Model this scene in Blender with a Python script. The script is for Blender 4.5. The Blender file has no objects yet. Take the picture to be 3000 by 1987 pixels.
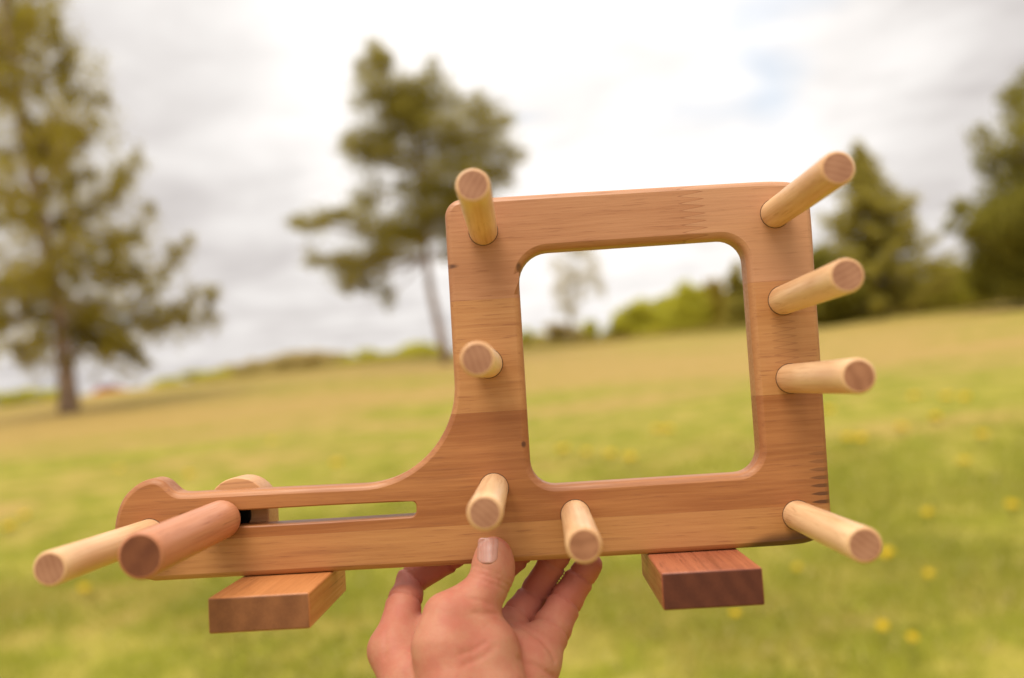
import bpy, bmesh, math, random
import numpy as np
from mathutils import Vector, Matrix
from mathutils.geometry import tessellate_polygon

scene = bpy.context.scene
COL = scene.collection
DATA = {'cam': [[0.9916556173432378, 0.12891523025462093, -0.0], [-0.0012014377672221795, 0.00924182897863215, -0.9999565716291989],
         [-0.12890963167619954, 0.9916125513553808, 0.009319595247584134]],
 'dandelions': [[1.87, 11.106], [1.724, 11.216], [0.71, 9.984], [1.117, 9.279], [0.923, 9.643], [5.464, 10.567], [5.393, 10.842], [4.277, 8.025],
                [1.96, 4.868], [2.009, 4.461], [1.541, 3.657], [2.538, 5.561], [3.07, 5.495], [-6.28, 13.143], [3.38, 8.663], [3.306, 8.795],
                [3.967, 9.026], [-2.562, 11.459], [-4.714, 11.954], [-6.012, 10.095], [1.485, 3.822], [4.492, 9.345], [-4.331, 14.694],
                [5.151, 11.216], [3.94, 11.007], [-5.819, 9.489], [0.441, 10.457], [3.529, 6.936], [1.429, 4.802], [0.921, 4.208], [-3.447, 6.43]],
 'hand': {'index': [[-78.2, -46.8, 8.0, 14.5], [-73.7, -22.3, -14.0, 11.3], [-70.4, -11.6, -33.0, 10], [-43.2, 1.9, -31.0, 8.8],
                    [-27.3, 14.1, -27.6, 8]],
          'knuckles': [[-78.3, -47.4, 8.0, 13], [-52.5, -46.1, -4.0, 13], [-13.1, -50.7, -3.0, 13.5], [1.0, -52.8, 2.0, 14], [11.8, -58.6, 5.0, 13]],
          'meta_index': [[-78.2, -46.8, 8.0, 14.5], [-66.6, -61.7, 22.0, 18], [-48.2, -86.8, 36.0, 23]],
          'meta_middle': [[-52.4, -44.7, -4.0, 14], [-46.3, -66.1, 12.0, 20], [-38.7, -88.1, 34.0, 26]],
          'meta_pinky': [[11.8, -57.6, 6.0, 13.5], [1.6, -66.9, 11.0, 22], [-22.5, -89.7, 32.0, 25]],
          'meta_ring': [[-12.9, -49.1, -2.0, 14], [-20.4, -68.1, 10.0, 20], [-32.3, -89.2, 32.0, 25]],
          'middle': [[-52.4, -44.7, -4.0, 14], [-23.8, -20.8, -33.0, 10.3], [3.8, 2.1, -31.5, 9], [13.3, 11.8, -28.0, 8.5]],
          'pinky': [[11.8, -58.0, 7.0, 14], [21.9, -44.7, -7.0, 13], [32.9, -30.8, -22.0, 11], [45.7, -15.3, -30.0, 9.5], [52.0, -7.6, -28.4, 8.5]],
          'ring': [[-12.9, -49.1, -2.0, 14], [0.1, -38.0, -18.0, 11.2], [12.0, -27.2, -33.0, 10.4], [27.2, -4.2, -31.0, 9.2],
                   [36.7, 8.2, -28.0, 8.5]],
          'thenar': [[-28.5, -23.7, 24.0, 14], [-18.0, -43.5, 28.0, 18.5], [-15.5, -62.7, 35.0, 21.5]],
          'thumb': [[-11.0, 10.7, 9.5, 10.3], [-11.3, 5.3, 10.5, 11.5], [-12.1, -3.0, 13.0, 12], [-18.8, -12.3, 18.0, 12.2], [-29.1, -20.6, 23.0, 14],
                    [-40.1, -23.4, 29.0, 14.5], [-42.3, -38.2, 35.0, 19], [-37.6, -59.9, 42.0, 22]]},
 'loom_loc': [-0.01909, 0.55398, 1.448],
 'loom_rot': [[0.997532, 0.068312, -0.01624], [-0.021405, 0.075567, -0.996911], [-0.066873, 0.994798, 0.076843]],
 'nailray': [[-13.9, 16.0, 20.0], [-99.1, 29.8, -0.0]],
 'skyd': {'glow': [0.0993, 0.9432, 0.3172],
          'grey': [-0.3889, 0.8807, 0.2703],
          'grey2': [0.4885, 0.853, 0.1838],
          'grey3': [-0.3833, 0.9115, 0.1491],
          'r0': [0.3536, 0.8796, 0.3183],
          'r1': [0.2747, 0.9171, 0.289],
          'r2': [0.3092, 0.9242, 0.224],
          'r3': [0.3012, 0.9321, 0.2011],
          'r4': [0.2129, 0.9541, 0.2106]},
 'trees': {'birch': {'base': [3.37, 51.89, 0.29],
                     'cl': [[2.03, 4.65, 0.49, 0.43], [2.36, 3.15, 0.33, 0.59], [-0.2, 3.29, 0.4, 0.53], [0.66, 4.3, 0.4, 0.66],
                            [-0.07, 4.8, 0.4, 0.46], [1.17, 5.69, 0.59, 0.46], [1.6, 6.49, 0.59, 0.4], [0.33, 2.76, 0.4, 0.53],
                            [1.82, 5.6, 0.53, 0.4], [0.57, 6.17, 0.4, 0.4], [1.45, 7.37, 0.46, 0.4], [1.28, 3.95, 0.4, 0.53],
                            [0.14, 3.84, 0.46, 0.46], [2.05, 3.85, 0.4, 0.46], [0.48, 1.88, 0.4, 0.46], [1.14, 2.91, 0.33, 0.46],
                            [-0.19, 2.3, 0.33, 0.4]],
                     'trunk': [(-0.01, 0.09), (0.31, 1.57), (0.69, 3.5), (1.09, 5.57), (1.41, 7.04), (1.57, 7.75)]},
           'bush': {'base': {'base': [2.62, 53.94, 0.29], 'h': 1.49, 'hw': 1.62},
                    'l1': {'base': [-22.76, 39.97, 1.14], 'h': 0.67, 'hw': 1.66},
                    'l2': {'base': [-18.46, 48.61, 1.02], 'h': 0.67, 'hw': 2.08},
                    'l3': {'base': [-24.28, 39.07, 1.15], 'h': 0.84, 'hw': 1.47},
                    'l4': {'base': [-16.98, 51.26, 0.94], 'h': 0.83, 'hw': 1.73},
                    'm1': {'base': [-6.36, 54.63, 0.58], 'h': 1.06, 'hw': 2.09},
                    'm2': {'base': [-9.26, 54.21, 0.68], 'h': 0.98, 'hw': 2.09},
                    'm3': {'base': [-13.83, 54.26, 0.81], 'h': 1.26, 'hw': 2.91},
                    'm4': {'base': [-16.45, 53.53, 0.89], 'h': 1.0, 'hw': 1.79},
                    'm5': {'base': [-11.77, 55.77, 0.72], 'h': 1.0, 'hw': 1.82},
                    'r1': {'base': [20.33, 39.02, 0.0], 'h': 2.16, 'hw': 1.32},
                    'r2': {'base': [13.96, 37.48, 0.0], 'h': 3.51, 'hw': 0.96},
                    'r3': {'base': [19.93, 41.46, 0.0], 'h': 1.83, 'hw': 0.74},
                    'w0': {'base': [5.18, 55.76, 0.18], 'h': 1.41, 'hw': 1.39},
                    'w1': {'base': [6.89, 54.57, 0.15], 'h': 1.54, 'hw': 1.32},
                    'w2': {'base': [8.59, 55.34, 0.08], 'h': 2.43, 'hw': 1.39},
                    'w3': {'base': [10.5, 57.04, -0.01], 'h': 2.7, 'hw': 1.39},
                    'w4': {'base': [11.66, 54.77, 0.01], 'h': 3.23, 'hw': 1.16},
                    'w5': {'base': [13.47, 55.39, -0.05], 'h': 3.25, 'hw': 1.19},
                    'w6': {'base': [14.23, 52.09, -0.0], 'h': 3.89, 'hw': 0.73},
                    'wl': {'base': [0.97, 56.99, 0.29], 'h': 1.3, 'hw': 1.14}},
           'left': {'base': [-13.96, 26.56, 0.81],
                    'br': [[(0.06, 3.09), (0.85, 2.31), (2.12, 1.72), (2.44, 1.32)], [(0.1, 2.49), (1.38, 2.2), (2.38, 1.86)],
                           [(0.03, 3.77), (1.49, 3.11), (3.05, 2.59), (3.99, 3.31)],
                           [(0.09, 3.34), (2.23, 2.59), (3.91, 2.68), (4.31, 2.45), (4.79, 3.42)],
                           [(0.04, 4.45), (1.62, 4.15), (3.16, 4.11), (3.9, 4.96)], [(-0.01, 5.31), (1.35, 5.22), (2.4, 5.32), (3.28, 6.44)],
                           [(-0.08, 6.0), (1.09, 6.28), (2.09, 6.76), (2.42, 7.45), (3.1, 8.33)],
                           [(0.01, 4.88), (1.14, 4.71), (2.19, 4.28), (2.82, 3.42)], [(-0.13, 6.85), (0.82, 7.24), (1.67, 7.82)],
                           [(-0.16, 7.87), (0.56, 8.28), (1.38, 8.7), (1.98, 9.14)], [(-0.23, 9.14), (0.41, 8.88), (1.37, 9.22)],
                           [(-0.26, 10.15), (0.81, 10.34), (1.62, 10.05), (2.19, 10.19)],
                           [(-0.24, 11.25), (0.52, 11.11), (1.23, 10.65), (1.04, 12.25)], [(-0.3, 12.26), (0.24, 12.46), (0.59, 12.91)],
                           [(-0.38, 13.43), (0.46, 13.75), (0.92, 13.19)], [(-0.4, 13.93), (0.24, 14.41), (0.56, 13.93)],
                           [(-0.0, 4.12), (-0.63, 4.43), (-1.84, 3.95), (-2.77, 4.28)], [(0.06, 3.09), (-0.77, 3.26), (-1.95, 2.97), (-2.61, 2.64)],
                           [(-0.04, 5.74), (-0.72, 6.2), (-1.95, 6.59)], [(-0.07, 6.67), (-0.93, 6.88), (-2.08, 7.25)],
                           [(0.08, 2.66), (-0.73, 2.41), (-1.48, 2.17)], [(-0.17, 8.37), (-0.92, 8.22), (-1.71, 8.72)],
                           [(-0.26, 10.15), (-0.98, 10.14), (-1.8, 10.37)], [(-0.27, 11.25), (-0.97, 11.47), (-1.6, 11.53)],
                           [(0.05, 3.6), (-0.99, 3.87), (-3.22, 3.28)]],
                    'trunk': [(-0.01, 0.28), (0.08, 1.63), (0.05, 3.6), (-0.06, 6.16), (-0.2, 8.71), (-0.25, 10.83), (-0.3, 12.93), (-0.37, 15.45),
                              (-0.37, 17.3)]},
           'pine': {'base': [-2.87, 35.89, 0.5],
                    'cl': [[-1.16, 13.59, 0.23, 0.47], [-1.85, 12.92, 0.33, 0.37], [-0.83, 12.9, 0.28, 0.28], [1.02, 12.05, 0.28, 0.56],
                           [-1.42, 11.94, 0.75, 0.37], [-0.08, 11.52, 0.56, 0.47], [-1.98, 11.16, 0.52, 0.3], [1.47, 11.16, 0.56, 0.42],
                           [2.61, 10.57, 0.42, 0.47], [3.67, 9.98, 0.56, 0.28], [-0.89, 10.29, 1.03, 0.47], [0.73, 9.83, 1.03, 0.47],
                           [-2.35, 9.8, 0.56, 0.42], [-3.01, 9.69, 0.33, 0.28], [2.12, 9.68, 0.94, 0.42], [-2.08, 9.02, 0.8, 0.37],
                           [-0.5, 9.03, 1.03, 0.47], [1.34, 8.73, 1.31, 0.47], [2.94, 8.74, 0.66, 0.56], [3.91, 8.16, 0.47, 0.28],
                           [3.06, 7.5, 0.66, 0.47], [1.39, 7.69, 1.31, 0.56], [-0.28, 7.79, 0.84, 0.47], [-2.27, 7.55, 0.75, 0.37],
                           [0.34, 6.87, 1.4, 0.56], [-2.93, 6.7, 0.84, 0.33], [-4.05, 6.64, 0.75, 0.26], [-4.97, 6.57, 0.37, 0.23],
                           [-5.4, 6.79, 0.42, 0.28], [-1.93, 5.88, 0.94, 0.42], [-0.7, 6.06, 1.03, 0.47], [1.81, 6.61, 0.94, 0.56],
                           [-2.89, 4.92, 1.22, 0.36], [-4.25, 5.09, 0.75, 0.23], [-4.99, 4.99, 0.37, 0.19], [-1.38, 5.11, 1.03, 0.47],
                           [-3.06, 4.29, 0.94, 0.37], [-2.09, 3.23, 0.3, 0.47], [-3.59, 3.79, 0.47, 0.26], [0.67, 5.8, 0.94, 0.52],
                           [-1.12, 12.84, 0.37, 0.37], [0.3, 10.82, 0.66, 0.47], [1.85, 5.47, 0.84, 0.47], [1.28, 4.69, 0.84, 0.37],
                           [-0.6, 11.1, 0.7, 0.56], [-0.06, 10.58, 0.61, 0.52], [-0.62, 11.67, 0.47, 0.42], [0.38, 11.47, 0.42, 0.47],
                           [-1.44, 9.61, 0.56, 0.42]],
                    'trunk': [(0.04, 0.23), (-0.12, 1.85), (-0.26, 3.28), (-0.25, 4.5), (-0.16, 5.9), (-0.04, 8.23), (-0.2, 10.59), (-0.94, 12.73),
                              (-1.15, 13.68)]},
           'right': {'base': [19.56, 32.58, 0.0],
                     'cl': [[-0.69, 6.77, 0.39, 0.47], [-0.58, 5.66, 0.47, 0.54], [0.34, 8.26, 0.39, 0.39], [0.6, 7.46, 0.47, 0.54],
                            [-0.06, 6.09, 0.54, 0.47], [0.52, 6.22, 0.54, 0.54], [0.15, 5.37, 0.62, 0.47], [-0.38, 4.27, 0.85, 0.7],
                            [0.33, 4.4, 0.85, 0.85], [-0.84, 3.28, 0.7, 0.7], [0.02, 3.13, 1.09, 0.93], [-0.86, 1.93, 0.85, 0.85],
                            [-0.0, 1.79, 1.09, 1.01], [-0.79, 0.96, 1.01, 0.54], [0.12, 0.77, 1.01, 0.54], [-2.06, 3.63, 0.39, 0.31],
                            [-1.7, 4.12, 0.31, 0.31], [-1.53, 2.99, 0.31, 0.31], [1.16, 8.5, 0.62, 0.62], [1.21, 6.85, 0.78, 0.78],
                            [1.15, 5.23, 0.93, 0.93], [1.09, 3.6, 1.16, 1.01], [0.92, 1.98, 1.16, 1.16]]},
           'spruce': {'apex': (-0.19, 8.06), 'base': [16.78, 38.5, 0.0], 'w': [(0.3, 6.94), (1.2, 5.36), (1.35, 3.61), (2.27, 2.46), (2.48, 1.27)]}}}

R = math.radians

# ------------------------------------------------------------------ camera
cam_d = bpy.data.cameras.new('camera')
cam = bpy.data.objects.new('camera', cam_d)
COL.objects.link(cam)
m3 = Matrix(DATA['cam'])
cam.matrix_world = Matrix.Translation((0, 0, 1.6)) @ m3.to_4x4()
cam_d.lens = 30.0
cam_d.sensor_width = 36.0
cam_d.clip_start = 0.02
cam_d.clip_end = 6000
cam_d.dof.use_dof = True
cam_d.dof.focus_distance = 0.572
cam_d.dof.aperture_fstop = 2.6
cam_d.dof.aperture_blades = 9
scene.camera = cam

# ------------------------------------------------------------------ render look
scene.render.engine = 'CYCLES'
scene.cycles.use_denoising = True
scene.cycles.max_bounces = 8
scene.view_settings.view_transform = 'Standard'
scene.view_settings.look = 'None'
scene.view_settings.gamma = 1.0
scene.view_settings.use_curve_mapping = False
scene.view_settings.exposure = 0.34

# ------------------------------------------------------------------ node helpers
class X:
    """A scalar socket with arithmetic."""
    def __init__(s, nt, v): s.nt, s.v = nt, v
    def op(s, name, *a):
        n = s.nt.nodes.new('ShaderNodeMath'); n.operation = name
        for i, q in enumerate((s,) + a):
            q = q.v if isinstance(q, X) else q
            if isinstance(q, (int, float)): n.inputs[i].default_value = q
            else: s.nt.links.new(q, n.inputs[i])
        return X(s.nt, n.outputs[0])
    def __add__(s, o): return s.op('ADD', o)
    def __radd__(s, o): return s.op('ADD', o)
    def __sub__(s, o): return s.op('SUBTRACT', o)
    def __rsub__(s, o): return X(s.nt, o).op('SUBTRACT', s)
    def __mul__(s, o): return s.op('MULTIPLY', o)
    def __rmul__(s, o): return s.op('MULTIPLY', o)
    def __truediv__(s, o): return s.op('DIVIDE', o)
    def abs(s): return s.op('ABSOLUTE')
    def max(s, o): return s.op('MAXIMUM', o)
    def min(s, o): return s.op('MINIMUM', o)
    def pow(s, o): return s.op('POWER', o)
    def lt(s, o): return s.op('LESS_THAN', o)
    def gt(s, o): return s.op('GREATER_THAN', o)
    def ramp(s, a, b, lo=0.0, hi=1.0, smooth=True):
        n = s.nt.nodes.new('ShaderNodeMapRange')
        n.interpolation_type = 'SMOOTHSTEP' if smooth else 'LINEAR'
        s.nt.links.new(s.v, n.inputs[0])
        for i, q in enumerate((a, b, lo, hi)): n.inputs[1 + i].default_value = q
        return X(s.nt, n.outputs[0])

class G:
    """Node-tree builder."""
    def __init__(g, nt):
        g.nt = nt; nt.nodes.clear()
    def node(g, t, **kw):
        n = g.nt.nodes.new(t)
        for k, v in kw.items(): setattr(n, k, v)
        return n
    def link(g, a, b): g.nt.links.new(a.v if isinstance(a, X) else a, b)
    def coord(g, which='Object'): return g.node('ShaderNodeTexCoord').outputs[which]
    def mapped(g, v, scale=(1, 1, 1), loc=(0, 0, 0), rot=(0, 0, 0)):
        n = g.node('ShaderNodeMapping'); g.link(v, n.inputs[0])
        n.inputs['Scale'].default_value = scale; n.inputs['Location'].default_value = loc
        n.inputs['Rotation'].default_value = rot
        return n.outputs[0]
    def noise(g, v, scale=1.0, detail=2.0, rough=0.5, dist=0.0, out='Fac'):
        n = g.node('ShaderNodeTexNoise'); g.link(v, n.inputs['Vector'])
        n.inputs['Scale'].default_value = scale; n.inputs['Detail'].default_value = detail
        n.inputs['Roughness'].default_value = rough; n.inputs['Distortion'].default_value = dist
        return X(g.nt, n.outputs[0]) if out == 'Fac' else n.outputs['Color']
    def sep(g, v):
        n = g.node('ShaderNodeSeparateXYZ'); g.link(v, n.inputs[0])
        return [X(g.nt, o) for o in n.outputs]
    def comb(g, x, y, z):
        n = g.node('ShaderNodeCombineXYZ')
        for i, q in enumerate((x, y, z)):
            if isinstance(q, X): g.link(q, n.inputs[i])
            else: n.inputs[i].default_value = q
        return n.outputs[0]
    def vm(g, op, a, b=None, out=0):
        n = g.node('ShaderNodeVectorMath', operation=op)
        for i, q in enumerate((a, b)):
            if q is None: continue
            if isinstance(q, (tuple, list)): n.inputs[i].default_value = q
            else: g.link(q, n.inputs[i])
        return n.outputs[out]
    def length(g, a): return X(g.nt, g.vm('LENGTH', a, out=1))
    def dot(g, a, b): return X(g.nt, g.vm('DOT_PRODUCT', a, b, out=1))
    def mix(g, f, a, b, mode='MIX'):
        n = g.node('ShaderNodeMix', data_type='RGBA', blend_type=mode)
        for q, s in ((f, n.inputs[0]), (a, n.inputs[6]), (b, n.inputs[7])):
            if isinstance(q, (int, float)): s.default_value = q
            elif isinstance(q, (tuple, list)): s.default_value = (*q, 1) if len(q) == 3 else q
            else: g.link(q, s)
        return n.outputs[2]
    def seg(g, p, a, b):
        """distance from p to the segment a-b"""
        a, b = Vector(a), Vector(b); d = b - a; L2 = d.length_squared
        t = (g.dot(g.vm('SUBTRACT', p, tuple(a)), tuple(d)) * (1 / L2)).max(0.0).min(1.0)
        sc = g.node('ShaderNodeVectorMath', operation='SCALE'); sc.inputs[0].default_value = tuple(d)
        g.link(t, sc.inputs['Scale'])
        return g.length(g.vm('SUBTRACT', p, g.vm('ADD', sc.outputs[0], tuple(a))))

def material(name):
    m = bpy.data.materials.new(name); m.use_nodes = True
    g = G(m.node_tree)
    out = g.node('ShaderNodeOutputMaterial'); b = g.node('ShaderNodeBsdfPrincipled')
    g.link(b.outputs[0], out.inputs[0])
    g.bsdf, g.out, g.mat = b, out, m
    return g

# ------------------------------------------------------------------ sky
w = bpy.data.worlds.new('World'); scene.world = w; w.use_nodes = True
SUN_EL, SUN_AZ = R(68), R(-158)      # a veiled sun, high and a little behind the camera's left shoulder
g = G(w.node_tree)
wo = g.node('ShaderNodeOutputWorld'); bg = g.node('ShaderNodeBackground')
g.link(bg.outputs[0], wo.inputs[0]); bg.inputs[1].default_value = 0.1
sky = g.node('ShaderNodeTexSky', sky_type='NISHITA', sun_disc=False)
sky.sun_elevation = SUN_EL; sky.sun_rotation = SUN_AZ
d = g.coord('Generated')
SD = DATA['skyd']
x, y, z = g.sep(d)
# clouds live on a flat deck overhead, so they foreshorten towards the horizon
zz = z.max(0.0) + 0.16
deck = g.comb(x / zz, y / zz, 0.0)
n1 = g.noise(g.mapped(deck, loc=(1.7, 0.4, 0)), 1.25, 5, 0.55, 0.4)
n2 = g.noise(g.mapped(deck, loc=(7.3, 2.1, 0)), 3.2, 5, 0.55, 0.5)
warp = g.noise(d, 6.0, 3, 0.5, out='Color')
dw = g.vm('ADD', d, g.vm('MULTIPLY', g.vm('SUBTRACT', warp, (.5, .5, .5)), (.10, .10, .10)))
glow = g.dot(d, SD['glow']).ramp(0.90, 0.995)
shade = (n1 * 0.75 + n2 * 0.55 - 0.65) * 2.4          # + bright edges, - grey bellies
lum = 6.0 + glow * 3.0 + shade * 2.9 + (z - 0.33).max(0.0) * 14.0
lum = lum.max(4.6)
tint = g.mix(lum.ramp(4.5, 7.5), (1.01, 0.94, 0.91), (1.03, 0.985, 0.95))
sc = g.node('ShaderNodeVectorMath', operation='SCALE'); g.link(tint, sc.inputs[0]); g.link(lum, sc.inputs['Scale'])
rift = g.seg(dw, SD['r0'], SD['r1']).min(g.seg(dw, SD['r1'], SD['r2'])).min(g.seg(dw, SD['r2'], SD['r3'])).min(g.seg(dw, SD['r3'], SD['r4']) + 0.026)
hole = (rift + (n2 - 0.5) * 0.05).ramp(-0.015, 0.066, 1.0, 0.0)
other = (n1 * 0.6 + n2 * 0.5).ramp(0.36, 0.42, 0.6, 0.0)   # thinner patches elsewhere
blue = g.mix(0.55, sky.outputs[0], (5.6, 7.4, 9.4))
skycol = g.mix(hole.max(other) * 0.46, sc.outputs[0], blue)
g.link(skycol, bg.inputs[0])

sun_d = bpy.data.lights.new('sun', 'SUN'); sun = bpy.data.objects.new('sun', sun_d); COL.objects.link(sun)
sun_d.energy = 2.2; sun_d.angle = R(34); sun_d.color = (1, .95, .86)
sd = Vector((math.sin(SUN_AZ) * math.cos(SUN_EL), math.cos(SUN_AZ) * math.cos(SUN_EL), math.sin(SUN_EL)))
sun.rotation_euler = sd.to_track_quat('Z', 'Y').to_euler()

# ------------------------------------------------------------------ object helpers
def tag(o, label=None, cat=None, group=None, kind=None):
    if label: o['label'] = label
    if cat: o['category'] = cat
    if group: o['group'] = group
    if kind: o['kind'] = kind
    return o

def link(name, me, parent=None, mats=()):
    o = bpy.data.objects.new(name, me); COL.objects.link(o)
    for m in mats: me.materials.append(m)
    if parent is not None: o.parent = parent
    return o

def empty(name, loc, rotz=0.0):
    o = bpy.data.objects.new(name, None); COL.objects.link(o)
    o.location = loc; o.rotation_euler = (0, 0, rotz); o.empty_display_size = 0.1
    return o

def np_mesh(name, verts, faces, smooth=False):
    """verts (n,3), faces (m,k) arrays -> mesh"""
    me = bpy.data.meshes.new(name)
    verts = np.asarray(verts, np.float32); faces = np.asarray(faces, np.int32)
    k = faces.shape[1]
    me.vertices.add(len(verts)); me.vertices.foreach_set('co', verts.ravel())
    me.loops.add(faces.size); me.loops.foreach_set('vertex_index', faces.ravel())
    me.polygons.add(len(faces)); me.polygons.foreach_set('loop_start', np.arange(0, faces.size, k, dtype=np.int32))
    me.update(calc_edges=True); me.validate()
    if smooth: me.polygons.foreach_set('use_smooth', np.ones(len(me.polygons), bool))
    return me

def tube(bm, pts, rads, seg=8, cap=True):
    rings = []
    pts = [Vector(p) for p in pts]
    for i, (p, r) in enumerate(zip(pts, rads)):
        t = (pts[min(i + 1, len(pts) - 1)] - pts[max(i - 1, 0)])
        if t.length < 1e-9: t = Vector((0, 0, 1))
        t.normalize()
        a = t.orthogonal().normalized() if abs(t.z) > .98 else t.cross(Vector((0, 0, 1))).normalized()
        b = t.cross(a)
        rings.append([bm.verts.new(p + (a * math.cos(q) + b * math.sin(q)) * r) for q in (2 * math.pi * k / seg for k in range(seg))])
    for A, B in zip(rings, rings[1:]):
        for k in range(seg):
            f = bm.faces.new((A[k], A[(k + 1) % seg], B[(k + 1) % seg], B[k])); f.smooth = True
    if cap:
        bm.faces.new(rings[0][::-1]); bm.faces.new(rings[-1])

def bm_obj(name, bm, parent=None, mats=()):
    bmesh.ops.recalc_face_normals(bm, faces=bm.faces)
    me = bpy.data.meshes.new(name); bm.to_mesh(me); bm.free()
    return link(name, me, parent, mats)

# ------------------------------------------------------------------ terrain
def smooth(a, b, x):
    t = np.clip((x - a) / (b - a), 0, 1); return t * t * (3 - 2 * t)
def terrain(x, y):
    r = np.hypot(x, y); az = np.degrees(np.arctan2(x, y))
    wl = smooth(0, 1, np.clip((22 - np.where(np.abs(az) > 100, 22, az)) / 54, 0, 1))
    zt = 1.15 * wl * smooth(4, 44, r)
    dd = np.maximum(r - 50, 0)
    return zt - (.0170 + .034 * (1 - wl)) * dd * dd / (dd + 12)
def tz(x, y): return float(terrain(np.float64(x), np.float64(y)))

rr = np.concatenate([np.linspace(0.3, 20, 60), np.linspace(21, 80, 60), np.geomspace(85, 3000, 36)])
na = 256
th = np.linspace(0, 2 * math.pi, na, endpoint=False)
Rg, Tg = np.meshgrid(rr, th, indexing='ij')
vx, vy = Rg * np.sin(Tg), Rg * np.cos(Tg)
rng = np.random.default_rng(5)
bump = np.zeros_like(vx)
for _ in range(14):
    k = rng.normal(size=2) * rng.choice([.35, .8, 1.6]); bump += np.sin(vx * k[0] + vy * k[1] + rng.uniform(0, 6)) * .010 / max(np.hypot(*k), .4)
vz = terrain(vx, vy) + bump * np.clip(Rg / 6, 0, 1) * (Rg < 90)
V = np.stack([vx, vy, vz], -1).reshape(-1, 3)
V = np.vstack([V, [[0, 0, tz(0, .01)]]])
I = np.arange(len(rr) * na).reshape(len(rr), na)
a_, b_ = I[:-1], I[1:]
F = np.stack([a_, np.roll(a_, -1, 1), np.roll(b_, -1, 1), b_], -1).reshape(-1, 4)[:, ::-1]
ctr = len(V) - 1
me = np_mesh('field', V, F, True)
bmx = bmesh.new(); bmx.from_mesh(me); bmx.verts.ensure_lookup_table()
for k in range(na): bmx.faces.new((bmx.verts[ctr], bmx.verts[I[0, (k + 1) % na]], bmx.verts[I[0, k]])).smooth = True
bmesh.ops.recalc_face_normals(bmx, faces=bmx.faces); bmx.to_mesh(me); bmx.free()
if me.polygons[0].normal.z < 0: me.flip_normals()

def grass_nodes(g, p):
    """green lawn with straw-coloured, drier stretches that grow with the slope"""
    px, py, pz = g.sep(p)
    big = g.noise(g.mapped(p, (0.10, 0.30, 1)), 1.0, 3, 0.55, 0.4)
    mid = g.noise(g.mapped(p, (1.9, 2.2, 1)), 1.0, 5, 0.62)
    fine = g.noise(p, 14.0, 4, 0.65)
    rad = g.length(g.comb(px, py, 0.0))
    dry = (big * 0.75 + mid * 0.35 + rad.ramp(6, 26, -0.10, 0.07) + rad.ramp(30, 48, 0, -0.04)).ramp(0.45, 0.64)
    green = g.mix(fine.ramp(.3, .7), GREEN_A, GREEN_B)
    green = g.mix(mid.ramp(.44, .58), green, GREEN_C)
    tuft = g.noise(g.mapped(p, (4.2, 3.2, 1)), 1.0, 3, .55)
    green = g.mix(tuft.ramp(.54, .66) * .55, green, GREEN_A)
    straw = g.mix(fine.ramp(.3, .7), STRAW_A, STRAW_B)
    return g.mix(dry * 0.74 + 0.05, green, straw), fine, mid
GREEN_A, GREEN_B, GREEN_C = (.150, .154, .009), (.235, .230, .015), (.295, .258, .036)
STRAW_A, STRAW_B = (.32, .20, .060), (.39, .245, .085)
g = material('field_grass')
c, fine, mid = grass_nodes(g, g.coord('Object'))
g.link(c, g.bsdf.inputs['Base Color']); g.bsdf.inputs['Roughness'].default_value = .9
g.bsdf.inputs['Specular IOR Level'].default_value = .15
bp = g.node('ShaderNodeBump'); bp.inputs['Distance'].default_value = .04; bp.inputs['Strength'].default_value = .6
g.link(fine + mid * 1.5, bp.inputs['Height']); g.link(bp.outputs[0], g.bsdf.inputs['Normal'])
fo = link('field', me, None, [g.mat]); tag(fo, 'mown grassy field rising gently away, green with straw-coloured stretches', 'field', kind='structure')

# blades of grass close to the camera
rng = np.random.default_rng(11)
N = 300000
r_ = np.sqrt(rng.uniform(2.0 ** 2, 15 ** 2, N)); r_ = np.where(rng.random(N) < .5, rng.uniform(2.0, 9, N), r_)
t_ = np.radians(rng.uniform(-66, 66, N))
bx, by = r_ * np.sin(t_), r_ * np.cos(t_)
keep = (np.sin(bx * 3.1 + 1.7 * np.sin(by * 1.3)) + np.sin(by * 2.7 + bx) + rng.normal(0, 1.2, N)) > -.6
keep &= rng.random(N) < (1 - smooth(5.5, 14.5, r_)) * (1 - smooth(34, 66, np.abs(np.degrees(t_)))) * smooth(2.0, 3.4, r_)
bx, by = bx[keep], by[keep]; N = len(bx)
bz = terrain(bx, by) - .004
ang = rng.uniform(0, 6.283, N); hh = rng.uniform(.02, .05, N); wd = rng.uniform(.003, .0065, N) * (1 + r_[keep] / 12)
lean = rng.uniform(.01, .05, N); la = rng.uniform(0, 6.283, N)
P0 = np.stack([bx - np.cos(ang) * wd, by - np.sin(ang) * wd, bz], -1)
P1 = np.stack([bx + np.cos(ang) * wd, by + np.sin(ang) * wd, bz], -1)
P2 = np.stack([bx + np.cos(la) * lean, by + np.sin(la) * lean, bz + hh], -1)
gv = np.stack([P0, P1, P2], 1).reshape(-1, 3)
gme = np_mesh('grass_blades', gv, np.arange(3 * N).reshape(-1, 3))
g = material('grass_blade')
c, fine, mid = grass_nodes(g, g.coord('Object'))
gi = g.node('ShaderNodeNewGeometry'); rnd = X(g.nt, gi.outputs['Random Per Island'])
c = g.mix(rnd * .5 + .25, c, (.38, .385, .038)); c = g.mix(rnd.gt(.90) * .8, c, (.52, .42, .17))
g.link(c, g.bsdf.inputs['Base Color']); g.bsdf.inputs['Roughness'].default_value = .7
tr = g.node('ShaderNodeBsdfTranslucent'); g.link(c, tr.inputs[0]); mx = g.node('ShaderNodeMixShader'); mx.inputs[0].default_value = .5
g.link(g.bsdf.outputs[0], mx.inputs[1]); g.link(tr.outputs[0], mx.inputs[2]); g.link(mx.outputs[0], g.out.inputs[0])
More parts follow.
